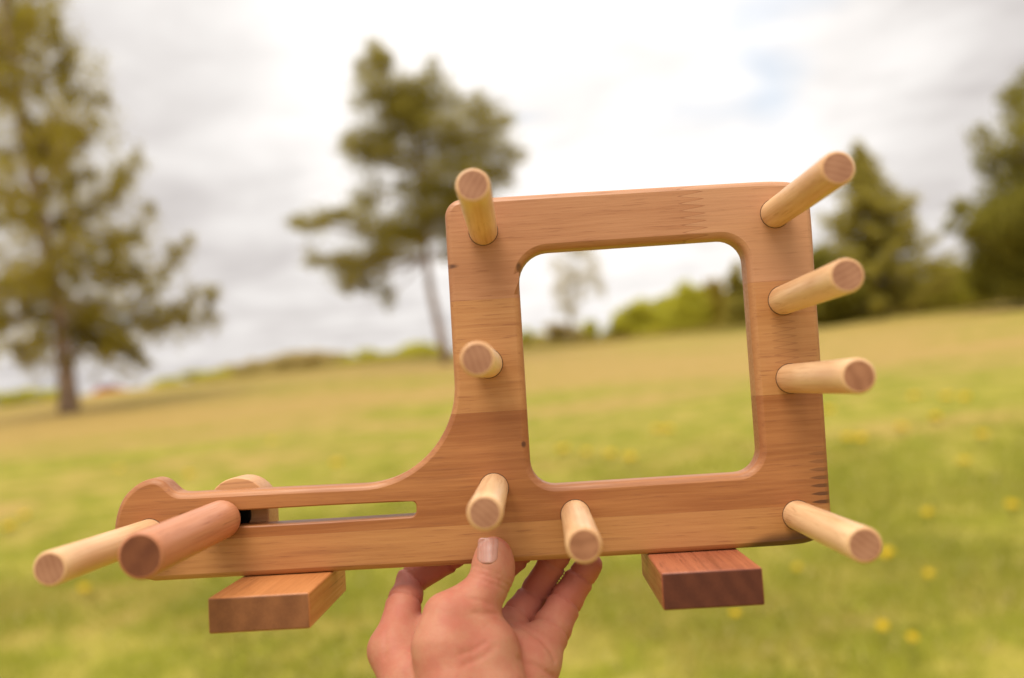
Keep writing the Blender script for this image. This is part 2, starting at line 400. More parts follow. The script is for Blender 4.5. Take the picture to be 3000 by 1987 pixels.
go = link('grass', gme, None, [g.mat]); tag(go, 'short lawn grass blades growing over the near part of the field', 'grass', kind='stuff')

# longer unmown grass along the far edge of the field
rng = np.random.default_rng(12); N = 70000
r_ = rng.uniform(43, 62, N); t_ = np.radians(rng.uniform(-40, 40, N)); bx, by = r_ * np.sin(t_), r_ * np.cos(t_)
hh = rng.uniform(.12, .38, N) * smooth(42, 52, r_) * (1 + .8 * np.sin(bx * .35 + 1) * np.sin(by * .5 + bx * .21)); wd = rng.uniform(.012, .03, N)
ang = rng.uniform(0, 6.283, N); hh *= smooth(-26, -14, np.degrees(t_)) * .85 + .15; bz = terrain(bx, by) - .01; lean = rng.uniform(.02, .15, N); la = rng.uniform(0, 6.283, N)
P0 = np.stack([bx - np.cos(ang) * wd, by - np.sin(ang) * wd, bz], -1); P1 = np.stack([bx + np.cos(ang) * wd, by + np.sin(ang) * wd, bz], -1)
P2 = np.stack([bx + np.cos(la) * lean, by + np.sin(la) * lean, bz + np.maximum(hh, .03)], -1)
tgme = np_mesh('tall_grass', np.stack([P0, P1, P2], 1).reshape(-1, 3), np.arange(3 * N).reshape(-1, 3))

# ------------------------------------------------------------------ foliage
def leaf_material(name, dark, light, hi, trans=.4, scale=.8):
    g = material(name)
    gi = g.node('ShaderNodeNewGeometry'); rnd = X(g.nt, gi.outputs['Random Per Island'])
    cl = g.noise(g.coord('Object'), scale, 3, .55)
    c = g.mix(cl.ramp(.35, .65), dark, light); c = g.mix(rnd.gt(.72) * .8, c, hi)
    g.link(c, g.bsdf.inputs['Base Color']); g.bsdf.inputs['Roughness'].default_value = .6
    g.bsdf.inputs['Specular IOR Level'].default_value = .2
    tr = g.node('ShaderNodeBsdfTranslucent'); g.link(g.mix(.75, c, tuple(min(q * 1.5, .8) for q in hi)), tr.inputs[0])
    mx = g.node('ShaderNodeMixShader'); mx.inputs[0].default_value = trans
    g.link(g.bsdf.outputs[0], mx.inputs[1]); g.link(tr.outputs[0], mx.inputs[2]); g.link(mx.outputs[0], g.out.inputs[0])
    return g.mat
def bark_material(name, a, b):
    g = material(name)
    n = g.noise(g.mapped(g.coord('Object'), (9, 9, 2)), 1.0, 5, .65)
    g.link(g.mix(n.ramp(.3, .7), a, b), g.bsdf.inputs['Base Color']); g.bsdf.inputs['Roughness'].default_value = .95
    bp = g.node('ShaderNodeBump'); bp.inputs['Distance'].default_value = .05; g.link(n, bp.inputs['Height']); g.link(bp.outputs[0], g.bsdf.inputs['Normal'])
    return g.mat

def leaves(P, size, rng, elong=1.6, up=None):
    """one small pointed leaf / needle-tuft quad per point"""
    n = len(P)
    a = rng.normal(size=(n, 3))
    if up is not None: a = a * .6 + np.asarray(up)
    a /= np.linalg.norm(a, axis=1, keepdims=True)
    b = np.cross(a, rng.normal(size=(n, 3))); b /= np.linalg.norm(b, axis=1, keepdims=True)
    s = size * rng.uniform(.6, 1.3, (n, 1))
    A, B = a * s * elong * .5, b * s * .5
    v = np.stack([P - A, P + B - A * .1, P + A, P - B - A * .1], 1).reshape(-1, 3)
    return v, np.arange(4 * n).reshape(-1, 4)

def tree(name, base, label, cat, trunk, limbs, P, size, leafm, barkm, rng, group=None, elong=1.6, up=None):
    root = empty(name, base); tag(root, label, cat, group)
    bm = bmesh.new()
    for pts, rads in trunk: tube(bm, pts, rads, 10)
    bm_obj('trunk', bm, root, [barkm])
    if limbs:
        bm = bmesh.new()
        for pts, rads in limbs: tube(bm, pts, rads, 5)
        bm_obj('limbs', bm, root, [barkm])
    v, f = leaves(P, size, rng, elong, up)
    link('crown', np_mesh('crown', v, f), root, [leafm])
    return root

def blob_points(cl, dens, rng, depth=1.0, az=(1, 0), hollow=.55, dspread=None):
    """points in uneven clumps; cl = (across, height, half width, half height); the spread in depth follows the crown's width"""
    out = []
    for k, (cx, cz, rx, rz) in enumerate(cl):
        n = max(int(dens * rx * rz), 20)
        q = rng.normal(size=(n, 3)); q /= np.linalg.norm(q, axis=1, keepdims=True)
        q *= rng.uniform(hollow, 1.15, (n, 1)) ** .7
        # ragged: pull points onto random little tufts
        m = max(n // 28, 3); c = rng.normal(size=(m, 3)); c /= np.linalg.norm(c, axis=1, keepdims=True); c *= rng.uniform(.4, 1.1, (m, 1))
        pick = rng.integers(0, m, n); q = np.where(rng.random((n, 1)) < .55, c[pick] + rng.normal(size=(n, 3)) * .27, q)
        dy = rng.uniform(-1, 1) * (dspread if dspread else rx) * depth
        out.append(np.stack([cx + q[:, 0] * rx, dy + q[:, 1] * rx, cz + q[:, 2] * rz], -1))
    return np.vstack(out), None

def face_cam(P, base):
    """turn the across axis so that it lies square to the view line from the camera spot"""
    a = math.atan2(base[0], base[1]); c, s = math.cos(a), math.sin(a)
    P = np.asarray(P, float); Q = P.copy(); Q[:, 0] = P[:, 0] * c + P[:, 1] * s; Q[:, 1] = -P[:, 0] * s + P[:, 1] * c
    return Q

bark_grey = bark_material('grey_bark', (.20, .14, .11), (.42, .31, .25))
bark_brown = bark_material('brown_bark', (.07, .045, .03), (.18, .115, .075))
bark_birch = bark_material('birch_bark', (.22, .19, .15), (.5, .46, .40))
leaf_larch = leaf_material('larch_needles', (.175, .15, .016), (.27, .225, .026), (.38, .31, .04), .62, .5)
leaf_pine = leaf_material('pine_needles', (.145, .13, .024), (.235, .20, .034), (.33, .275, .05), .6, .6)
leaf_spruce = leaf_material('spruce_needles', (.22, .20, .040), (.31, .27, .052), (.43, .36, .075), .6, .6)
leaf_dark = leaf_material('dark_leaves', (.12, .115, .012), (.20, .18, .020), (.32, .28, .045), .5, .5)
leaf_fresh = leaf_material('fresh_leaves', (.40, .36, .034), (.50, .445, .045), (.60, .53, .07), .5, .7)
leaf_gold = leaf_material('golden_leaves', (.27, .22, .024), (.36, .28, .03), (.44, .33, .05), .5, .7)
leaf_scrub = leaf_material('scrub_leaves', (.34, .28, .10), (.46, .37, .145), (.52, .42, .18), .5, .9)
leaf_birch = leaf_material('birch_leaves', (.34, .30, .15), (.46, .40, .21), (.5, .43, .24), .55, .9)

tgo = link('tall_grass', tgme, None, [leaf_material('tall_grass_blades', (.21, .19, .035), (.30, .235, .06), (.40, .31, .10), .45, .12)]); tag(tgo, 'longer unmown grass along the far edge of the field', 'grass', kind='stuff')
T = DATA['trees']
# --- big conifer on the left
rng = np.random.default_rng(21)
t = T['left']; base = t['base']
tp = [(a, 0, b) for a, b in t['trunk']]; tp[0] = (tp[0][0], 0, -.25)
tp = face_cam(tp, base)
trunk = [(tp, [.36, .25, .22, .19, .16, .13, .11, .07, .03])]
limbs, pts = [], []
def bough(B, dens, droop):
    B = np.asarray(B, float); seg = np.linalg.norm(np.diff(B, axis=0), axis=1); cum = np.r_[0, np.cumsum(seg)]; L = cum[-1]
    n = max(int(L * 3), 4); s = np.linspace(0, L, n)
    C = np.stack([np.interp(s, cum, B[:, i]) for i in range(3)], -1)
    limbs.append((C, list(np.linspace(.055, .012, n))))
    ntw = int(L * 7.5)
    for _ in range(ntw):
        u = rng.uniform(.12, 1.02) * L; c = np.array([np.interp(u, cum, B[:, i]) for i in range(3)])
        ln = rng.uniform(.3, 1.0) * (1.1 - .5 * u / L)
        dr = rng.normal(size=3) * [.8, .8, .25]; dr[2] += rng.choice([-droop, .55], p=[.62, .38]); dr /= np.linalg.norm(dr)
        m = int(dens * ln * 56)
        if m < 2: continue
        tt = rng.random((m, 1)); pts.append(c + dr * ln * tt + rng.normal(size=(m, 3)) * .085 + np.array([0, 0, -.12]) * tt ** 2)
        if rng.random() < .5: limbs.append(([c, c + dr * ln], [.014, .005]))
def depth_curve(B, k):
    B = [(a, 0, b) for a, b in B]; L = abs(B[-1][0] - B[0][0])
    return [(a, k * L * i / (len(B) - 1), b) for i, (a, _, b) in enumerate(B)]
for B in t['br']: bough(face_cam(depth_curve(B, rng.uniform(-.45, .45)), base), 2.4, .9)
for i in range(20):      # lesser boughs between the main ones
    B = np.array(t['br'][rng.integers(0, len(t['br']))], float); sc_ = rng.uniform(.45, .95); dz = rng.uniform(-.9, .9)
    B = B[0] + (B - B[0]) * [sc_, rng.uniform(.6, 1.1)] + [0, dz]; B[1:] += rng.normal(size=(len(B) - 1, 2)) * .18
    bough(face_cam(depth_curve([tuple(q) for q in B], rng.uniform(-.9, .9)), base), 1.0, 1.1)
trz = [q[1] for q in t['trunk']]; trx = [q[0] for q in t['trunk']]
for _ in range(900):     # fine hanging sprays all through the crown
    h = rng.uniform(2.3, 18.5); x0 = np.interp(h, trz, trx); L = (4.9 * (1 - h / 21) + .3) * math.sqrt(rng.uniform(.05, 1)); a = rng.uniform(0, 6.283)
    c = face_cam([(x0 + math.cos(a) * L, math.sin(a) * L, h - .1 * L)], base)[0]
    pts.append(c + rng.normal(size=(26, 3)) * [.16, .16, .26])
for i in range(44):
    h = rng.uniform(2.4, 19); x0 = np.interp(h, trz, trx); L = 4.6 * (1 - h / 22) + .4
    a = rng.choice([rng.uniform(.35, 1.0), rng.uniform(-1.0, -.35)]) * math.pi / 1.0
    a = rng.uniform(.25, .75) * math.pi * rng.choice([-1, 1])
    dx, dy = math.cos(a) * L * .8, math.sin(a) * L
    bough(face_cam([(x0, 0, h), (x0 + dx * .5, dy * .5, h - .25), (x0 + dx * .85, dy * .85, h - .1), (x0 + dx, dy, h + .55)], base), .6, .9)
tree('conifer_tree', base, 'tall ragged conifer at the left edge with bare trunk foot and upturned branch tips', 'tree', trunk, limbs, np.vstack(pts), .060, leaf_larch, bark_grey, rng, elong=2.2)

# --- pine in the middle
rng = np.random.default_rng(22)
t = T['pine']; base = t['base']
tp = [(a, 0, b) for a, b in t['trunk']]; tp[0] = (tp[0][0], 0, -.2)
cl = list(t['cl'])
for i, c in enumerate(t['cl']):      # thinner growth bridging neighbouring clumps
    near = sorted((math.hypot(c[0] - q[0], (c[1] - q[1]) * 1.3), q) for j, q in enumerate(t['cl']) if j != i)[:3]
    for dd, q in near:
        if dd < 2.2: cl.append(((c[0] + q[0]) / 2 + rng.normal(0, .12), (c[1] + q[1]) / 2 + rng.normal(0, .1), (c[2] + q[2]) * .42, (c[3] + q[3]) * .4))
P1, _ = blob_points([(a, b, c * 1.2, d * 1.22) for a, b, c, d in cl[:len(t['cl'])]], 2100, rng, .8, dspread=1.6)
P2, _ = blob_points(cl[len(t['cl']):], 850, rng, .9, hollow=.2, dspread=1.6)
fill = []      # stray sprays through the whole crown
for _ in range(420):
    a, b = t['cl'][rng.integers(0, len(t['cl']))], t['cl'][rng.integers(0, len(t['cl']))]
    if math.hypot(a[0] - b[0], a[1] - b[1]) > 3.4: continue
    u = rng.random(); c = np.array([a[0] + (b[0] - a[0]) * u, rng.normal(0, 1.0), a[1] + (b[1] - a[1]) * u])
    fill.append(c + rng.normal(size=(30, 3)) * [.30, .30, .12])
P = np.vstack([P1, P2] + fill)
limbs = []
trz = [q[1] for q in t['trunk']]; trx = [q[0] for q in t['trunk']]
for (cx, cz, rx, rz) in t['cl']:
    h = max(min(cz - .4 - abs(cx - np.interp(cz, trz, trx)) * .18, 12.4), 4.6); x0 = np.interp(h, trz, trx); dy = rng.uniform(-1, 1)
    limbs.append((face_cam([(x0, 0, h), ((x0 + cx) / 2, dy * .4, (h + cz) / 2 - .1), (cx, dy, cz)], base), [.07, .045, .015]))
tree('pine_tree', base, 'bushy pine with a slanting bare trunk standing behind the loom\'s left post', 'tree', [(face_cam(tp, base), [.22, .18, .16, .14, .13, .11, .08, .05, .02])], limbs, face_cam(P, base), .068, leaf_pine, bark_grey, rng, elong=2.0)

# --- spruce on the right
rng = np.random.default_rng(23)
t = T['spruce']; base = t['base']; ax, az_ = t['apex']
prof = [(az_ - b, abs(a - ax)) for a, b in t['w']]; prof = [(0, .03)] + prof
pts, limbs = [], []
n_wh = 40
for i in range(n_wh):
    f_ = (i + .5) / n_wh; h = az_ - (az_ - .35) * f_
    Lm = np.interp(az_ - h, [q[0] for q in prof], [q[1] for q in prof])
    for k in range(7):
        a = rng.uniform(0, 6.283); L = Lm * rng.uniform(.95, 1.55)
        e = np.array([math.cos(a) * L, math.sin(a) * L, -.18 * L + rng.uniform(-.1, .1)]); c = np.array([ax * (h / az_) * .6 + ax * .4 * (h / az_), 0, h])
        m = int(L * 75 + 6); tt = rng.random((m, 1)) ** .7
        pts.append(c + e * tt + np.array([0, 0, .22 * L]) * tt ** 4 + rng.normal(size=(m, 3)) * [.10, .10, .09])
        limbs.append(([c, c + e], [.025, .006]))
P = face_cam(np.vstack(pts), base)
limbs = [(face_cam(np.array(a), base), r) for a, r in limbs]
tree('spruce_tree', base, 'pointed dark spruce just right of the loom\'s right post', 'tree', [(face_cam([(0, 0, -.2), (ax * .5, 0, az_ * .5), (ax, 0, az_)], base), [.14, .08, .015])], limbs, P, .095, leaf_spruce, bark_brown, rng, elong=1.9)

# --- dense broadleaf at the right edge
rng = np.random.default_rng(24)
t = T['right']; base = t['base']
cl = t['cl']
P1, _ = blob_points([(a, b, c * 1.15, d * 1.15) for a, b, c, d in cl], 1000, rng, 1, dspread=1.3)
P2, _ = blob_points([c for c in cl if c[1] < 4.2 and c[0] > -1.8], 2300, rng, 1, hollow=.2, dspread=1.6)
limbs = [(face_cam([(.6, 0, 1.0), ((.6 + c[0]) / 2, 0, c[1] * .6), (c[0], 0, c[1])], base), [.09, .05, .012]) for c in cl]
tree('broadleaf_tree', base, 'dense dark broadleaf tree at the right edge, thin and airy at its top', 'tree', [(face_cam([(.6, 0, -.2), (.65, 0, 3), (.9, 0, 7)], base), [.24, .18, .06])], limbs, face_cam(np.vstack([P1, P2]), base), .125, leaf_dark, bark_brown, rng, elong=1.4)

# --- slender birch seen through the opening
rng = np.random.default_rng(25)
t = T['birch']; base = t['base']
P, _ = blob_points([(a, b, c * 1.2, d * 1.2) for a, b, c, d in t['cl']], 1100, rng, .8, hollow=.1)
tp = [(a, 0, b) for a, b in t['trunk']]; tp[0] = (tp[0][0], 0, -.2)
limbs = [(face_cam([(np.interp(c[1] - .8, [q[1] for q in t['trunk']], [q[0] for q in t['trunk']]), 0, c[1] - .8), (c[0], 0, c[1])], base), [.035, .01]) for c in t['cl']]
tree('birch_tree', base, 'pale thin birch with sparse leaves seen through the loom\'s square opening', 'tree', [(face_cam(tp, base), [.11, .09, .075, .05, .03, .015])], limbs, face_cam(P, base), .075, leaf_birch, bark_birch, rng)

# --- bushes and young trees along the far edge of the field
BL = {
 'w0': ('shrub', 'low green shrub right of the birch, lowest of the row in the opening', leaf_fresh),
 'w1': ('shrub', 'rounded green shrub in the opening, second lowest of the climbing row', leaf_fresh),
 'w2': ('bush', 'mid-height green bush in the middle of the climbing row in the opening', leaf_fresh),
 'w3': ('bush', 'broad green bush left of the taller pair in the opening', leaf_fresh),
 'w4': ('young_tree', 'taller bright green young tree in the opening, left of the golden one', leaf_fresh),
 'w5': ('young_tree', 'golden green young tree in the opening close to the right post', leaf_gold),
 'w6': ('young_tree', 'dark narrow young tree half hidden by the loom\'s right post', leaf_spruce),
 'base': ('shrub', 'brownish scrubby shrub at the foot of the birch', leaf_scrub),
 'wl': ('shrub', 'small green shrub at the opening\'s left edge', leaf_fresh),
 'r1': ('bush', 'light green bush between the spruce and the dark tree at the right edge', leaf_fresh),
 'r2': ('bush', 'green bush at the spruce\'s left foot beside the loom', leaf_dark),
 'r3': ('bush', 'dark green bush at the spruce\'s right foot', leaf_dark),
 'm1': ('shrub', 'green shrub beside the pine\'s foot, left of the post', leaf_fresh),
 'm2': ('shrub', 'low green shrub left of the pine\'s foot on the crest', leaf_fresh),
 'm3': ('shrub', 'tall straw-coloured scrub, highest on the left crest', leaf_scrub),
 'm4': ('shrub', 'low straw-coloured scrub at the left end of the scrub line', leaf_scrub),
 'm5': ('shrub', 'olive scrub between the straw scrub and the green shrubs', leaf_scrub),
 'l1': ('hedge', 'low dark green hedge left of the big conifer\'s trunk', leaf_fresh),
 'l2': ('shrub', 'flat green shrub on the crest well right of the red car', leaf_fresh),
 'l3': ('hedge', 'low green hedge cut by the photo\'s left edge', leaf_fresh),
 'l4': ('shrub', 'flat pale shrub where the left crest meets the scrub', leaf_scrub),
}
for i, (k, bdat) in enumerate(T['bush'].items()):
    rng = np.random.default_rng(100 + i)
    name, lab, lm = BL[k]; base = bdat['base']; h, hw = bdat['h'], bdat['hw']
    cl = []
    if h > 1.6 * hw:      # upright young tree
        for j in range(9):
            f_ = (j + .5) / 9; cl.append((rng.normal(0, .25) * hw, h * (.10 + .83 * f_), hw * (1.35 - .95 * f_ ** 1.6) * rng.uniform(.8, 1.15), h * .13))
    else:
        n = max(5, int(5 * hw))
        for j in range(n):
            u = rng.uniform(-1, 1); cl.append((u * hw * .85, h * rng.uniform(.25, .72) * (1 - .35 * u * u), hw * .32, h * .26))
        cl.append((0, h * .8, hw * .3, h * .2))
    P, _ = blob_points(cl, 2600 / max(1, hw * h * .5), rng, .8, hollow=.2, dspread=hw * .5)
    P = P[P[:, 2] > -.05]
    trunk = [(face_cam([(0, 0, -.15), (.03, 0, h * .5), (0, 0, h * .9)], base), [.05, .04, .01])]
    limbs = [(face_cam([(0, 0, .05), (c[0], 0, c[1])], base), [.025, .008]) for c in cl[:6]]
    tree(name, base, lab, name.replace('_', ' '), trunk, limbs, face_cam(P, base), .17 if h > 1 else .12, lm, bark_brown, rng, elong=1.4)

# ------------------------------------------------------------------ far red car
def plain(name, col, rough=.5, metal=0.0):
    g = material(name); n = g.noise(g.coord('Object'), 30, 3, .6)
    g.link(g.mix(n.ramp(.3, .7), col, tuple(c * .85 for c in col)), g.bsdf.inputs['Base Color'])
    g.bsdf.inputs['Roughness'].default_value = rough; g.bsdf.inputs['Metallic'].default_value = metal
    return g.mat
red_paint = plain('red_paint', (.62, .045, .03), .35); glass_dark = plain('dark_glass', (.03, .035, .04), .1); tyre_m = plain('tyre_rubber', (.02, .02, .02), .9)
cx_, cy_ = -53.67, 112.9
car = empty('car', (cx_, cy_, tz(cx_, cy_)), R(26)); tag(car, 'small blurred red car low on the left horizon beside the big conifer\'s trunk', 'car')
def prism(profile, y0, y1, name, parent, mat):
    bm = bmesh.new(); A = [bm.verts.new((a, y0, b)) for a, b in profile]; B = [bm.verts.new((a, y1, b)) for a, b in profile]
    bm.faces.new(A); bm.faces.new(B[::-1])
    for i in range(len(A)): bm.faces.new((A[i], B[i], B[(i + 1) % len(A)], A[(i + 1) % len(A)]))
    return bm_obj(name, bm, parent, [mat])
prism([(-2, .3), (2, .3), (2.02, .75), (1.1, .92), (.6, 1.42), (-1.0, 1.45), (-1.75, .98), (-2.05, .9)], -.85, .85, 'body', car, red_paint)
for s in (-1, 1): prism([(.95, .93), (.52, 1.36), (-.95, 1.38), (-1.5, .98)], s * .855, s * .865, 'window', car, glass_dark)
for a in (-1.3, 1.3):
    for s in (-1, 1):
        bm = bmesh.new(); tube(bm, [(a, s * .68, .32), (a, s * .88, .32)], [.32, .32], 16); bm_obj('wheel', bm, car, [tyre_m])

# ------------------------------------------------------------------ dandelions
petal = plain('dandelion_yellow', (.78, .56, .010), .7); stem_m = plain('dandelion_green', (.14, .17, .03), .7)
def head_bm():
    bm = bmesh.new(); rg = random.Random(3)
    for ring, (r0, r1, z0, z1, n) in enumerate(((.003, .021, 0, .003, 22), (.003, .019, .002, .010, 20), (.002, .014, .003, .016, 16), (.001, .008, .004, .019, 10))):
        for k in range(n):
            a = 6.283 * (k + .5 * ring) / n; wv = .0034 - .0005 * ring
            c, s = math.cos(a), math.sin(a); zj = rg.uniform(-.001, .002)
            v = [bm.verts.new((c * r0 - s * wv * .4, s * r0 + c * wv * .4, z0)), bm.verts.new((c * r0 + s * wv * .4, s * r0 - c * wv * .4, z0)), bm.verts.new((c * r1 + s * wv, s * r1 - c * wv, z1 + zj)), bm.verts.new((c * r1 - s * wv, s * r1 + c * wv, z1 + zj))]
            bm.faces.new(v)
    tube(bm, [(0, 0, -.006), (0, 0, .004), (0, 0, .014)], [.004, .012, .007], 12)
    return bm
dh = bpy.data.meshes.new('flower_head'); b_ = head_bm(); b_.to_mesh(dh); b_.free(); dh.materials.append(petal)
ds = bpy.data.meshes.new('stem'); b_ = bmesh.new(); tube(b_, [(0, 0, -.02), (.003, 0, .035), (0, 0, .066)], [.002, .002, .002], 6); b_.to_mesh(ds); b_.free(); ds.materials.append(stem_m)
DL = ['right of the close pair seen through the opening, at its lower right', 'left of the close pair seen through the opening, at its lower right', 'alone above the opening\'s lower rail, left side', 'above the opening\'s lower rail, right of two neighbours', 'middle of three above the opening\'s lower rail',
 'right of the pair near the right edge, level with the third right peg', 'left of the pair near the right edge, level with the third right peg', 'bright and alone near the right edge, below the pair', 'just below the lower right peg\'s end', 'below right of the lower right peg, clear of it',
 'brightest one in the bottom right corner', 'right of the lower right peg, level with its end', 'at the right edge, level with the lower right peg', 'above the loom\'s rounded left end', 'right one of a pale pair beside the right post', 'left one of a pale pair beside the right post',
 'pale one between the right post and the right edge', 'faint one above the middle of the loom\'s arm', 'faint one just above the tension block', 'at the left edge, level with the loom\'s arm', 'small one near the bottom right, up left of the brightest',
 'faint one under the pair near the right edge', 'faint far one above the loom\'s arm in the straw grass', 'faint one left of the pair near the right edge', 'faint one close right of the post under the third peg', 'at the far left edge, lower of two',
 'at the opening\'s lower left corner', 'faint one between the pair and the right edge flower below', 'faint one under the lower right peg, near the dark foot', 'faint one near the bottom, right of the dark foot', 'faint one under the light left peg']
for i, (a, b) in enumerate(DATA['dandelions']):
    rg = random.Random(i)
    r0 = empty('dandelion', (a, b, tz(a, b))); tag(r0, 'yellow dandelion ' + DL[i], 'dandelion', 'dandelions scattered over the grass')
    far = math.hypot(a, b); nh = 1 if far < 5.2 else 3 if far < 8 else 6
    toward = math.atan2(-a, b)      # flowers lean out to the open side of the slope
    for k in range(nh):             # one plant carries several flower heads on short stems
        rad = 0 if k == 0 else rg.uniform(.02, .05); q = rg.uniform(0, 6.28); hx, hy = rad * math.cos(q), rad * math.sin(q)
        s_ = rg.uniform(.9, 1.15) * (1.35 if far > 8 else 1); hz_ = rg.uniform(.85, 1.15)
        st = link('stem', ds, r0); st.location = (hx, hy, 0); st.scale = (1, 1, hz_)
        h_ = link('flower_head', dh, r0); h_.location = (hx, hy, .066 * hz_); h_.scale = (s_,) * 3; h_.rotation_euler = (rg.uniform(.3, .95), rg.uniform(-.35, .35), 0)

# ------------------------------------------------------------------ wood
def wood(name, light, dark, pore, fj=None, stain=False, seed=0.0, axis=0, bands=1.0, gloss=.42, rough_grain=1.0, knots=()):
    """oiled alder: long fibres along `axis`, broad growth bands, short dark pores; object space is metres"""
    g = material(name)
    p = g.coord('Object')
    x, y, z = g.sep(p)
    s = [160.0, 160.0, 160.0]; s[axis] = 5.0
    ws = [30.0] * 3; ws[axis] = 9.0 if axis == 0 else 4.0
    wob = g.noise(g.mapped(p, ws, (seed, seed * .7, 0)), 1.0, 2, .5, out='Color')
    pw = g.vm('ADD', p, g.vm('MULTIPLY', g.vm('SUBTRACT', wob, (.5, .5, .5)), (.004, .006, .006) if axis == 0 else (.0018, .0018, .003)))
    s1 = [52.0] * 3; s1[axis] = 4.0
    s2 = [420.0] * 3; s2[axis] = 13.0
    s3 = [900.0] * 3; s3[axis] = 55.0
    broad = g.noise(g.mapped(pw, s1, (seed, seed, 0)), 1.0, 3, .6, .3)
    fibre = g.noise(g.mapped(pw, s2, (seed, 1, 0)), 1.0, 4, .65)
    pores = g.noise(g.mapped(p, s3, (0, seed, 2)), 1.0, 2, .5)
    blotch = g.noise(g.mapped(p, (14, 22, 22), (seed, 3, 1)), 1.0, 3, .5)
    f = broad * .75 * bands + fibre * .5 * rough_grain + blotch * .35
    c = g.mix((f + (-.30 - .375 * bands - .25 * rough_grain + .5 + .125)).ramp(.25, .78), light, dark)
    c = g.mix(pores.ramp(.56, .70) * fibre.ramp(.42, .6) * .6, c, pore)
    c = g.mix(g.noise(g.mapped(p, [q * .8 for q in s2], (seed, 5, 8)), 1.0, 1, .5).ramp(.57, .66) * .28, c, dark)
    streak = g.noise(g.mapped(pw, [q * .55 for q in s2], (seed, 9, 4)), 1.0, 2, .5)
    c = g.mix(streak.ramp(.62, .74) * .38, c, pore)
    if fj:
        for (x0, x1, ylo, yhi, pitch, mode, slant) in fj:
            xs = x + (y - ylo) * slant
            tri = (((y / pitch + seed).op('FRACT') - .5).abs() * 2.0).ramp(-.12, 1.12)      # 0..1..0, rounded finger tips
            edge = xs - (tri * (x1 - x0) + x0)
            band = y.gt(ylo) * y.lt(yhi) * xs.gt(x0 - .0006) * xs.lt(x1 + .0006)
            if mode == 'line':
                ln = edge.abs().ramp(.0004, .0018, 1.0, 0.0) * band
                c = g.mix((edge.gt(0) * y.gt(ylo) * y.lt(yhi)) * .22, c, g.mix(.5, light, (.80, .52, .30)))
                c = g.mix(ln * .6, c, pore)
            elif mode == 'faint':
                ln = edge.abs().ramp(.0008, .003, 1.0, 0.0) * band
                c = g.mix(ln * .35, c, pore)
            else:      # dark open finger tips
                tip = edge.ramp(-.0010, .0015) * band * tri.lt(.45)
                c = g.mix(tip * y.ramp(yhi, ylo, .25, .85), c, (.075, .026, .012))
    if stain:       # a strip of dark wane left on the lower right edge
        sy = y + g.noise(g.mapped(p, (40, 60, 60)), 1.0, 3, .5) * .004 - x.ramp(.135, .175, -.004, .0065) - x.ramp(.17, .215, 0, .003)
        c = g.mix(sy.ramp(.0025, .0105, .92, 0.0) * x.ramp(.10, .16), c, (.075, .026, .011))
    for (kx, ky, kr, kl) in knots:    # small dark knots and bark flecks
        kd = g.length(g.comb((x - kx) * (1 / kl), (y - ky) * (1 / kr), 0.0))
        c = g.mix(kd.ramp(.35, 1.0, .85, 0.0), c, (.06, .022, .012))
    nx = g.sep(g.coord('Normal'))[axis].abs()      # end grain drinks more oil and darkens
    c = g.mix(nx.ramp(.30, .75) * .55, c, g.mix(.35, dark, pore))
    g.link(c, g.bsdf.inputs['Base Color'])
    g.link(fibre.ramp(.3, .7, gloss - .06, gloss + .12), g.bsdf.inputs['Roughness'])
    g.bsdf.inputs['Specular IOR Level'].default_value = .4
    bp = g.node('ShaderNodeBump'); bp.inputs['Distance'].default_value = .00025; bp.inputs['Strength'].default_value = .5
    g.link(fibre * .7 + pores * .5, bp.inputs['Height']); g.link(bp.outputs[0], g.bsdf.inputs['Normal'])
    return g.mat

def end_grain(name, light, dark, freq=900.0, curve=.02, axis='x', seed=0.0):
    g = material(name); p = g.coord('Object'); x, y, z = g.sep(p)
    q = (x + seed) if axis == 'x' else (y + seed)
    o = y if axis == 'x' else x
    n = g.noise(p, 120, 3, .5)
    rings = ((q + o * o * (1 / curve) + n * .0012) * freq).op('SINE')
    fine = g.noise(p, 900, 2, .6)
    c = g.mix((rings * .10 + n * .6 + fine * .4).ramp(.2, .8), light, dark)
    g.link(c, g.bsdf.inputs['Base Color']); g.bsdf.inputs['Roughness'].default_value = .55
    g.bsdf.inputs['Specular IOR Level'].default_value = .3
    return g.mat

LR = Matrix(DATA['loom_rot']); LOOM = Matrix.Translation(DATA['loom_loc']) @ LR.to_4x4()
loom = empty('inkle_loom', (0, 0, 0)); loom.matrix_world = LOOM
tag(loom, 'wooden weaving loom with square open frame, long arm and round pegs, held up in front', 'loom')
MM = .001
TH = 19.0      # board thickness

def arc(cx, cy, r, a0, a1, n):
    return [(cx + r * math.cos(R(a0 + (a1 - a0) * k / n)), cy + r * math.sin(R(a0 + (a1 - a0) * k / n))) for k in range(n + 1)]
def catmull(P, n=6):
    out = []
    for i in range(len(P) - 1):
        p0, p1, p2, p3 = P[max(i - 1, 0)], P[i], P[i + 1], P[min(i + 2, len(P) - 1)]
        for k in range(n):
            t = k / n
            out.append(tuple(.5 * (2 * p1[j] + (p2[j] - p0[j]) * t + (2 * p0[j] - 5 * p1[j] + 4 * p2[j] - p3[j]) * t * t + (3 * p1[j] - p0[j] - 3 * p2[j] + p3[j]) * t ** 3) for j in (0, 1)))
    return out + [tuple(P[-1])]
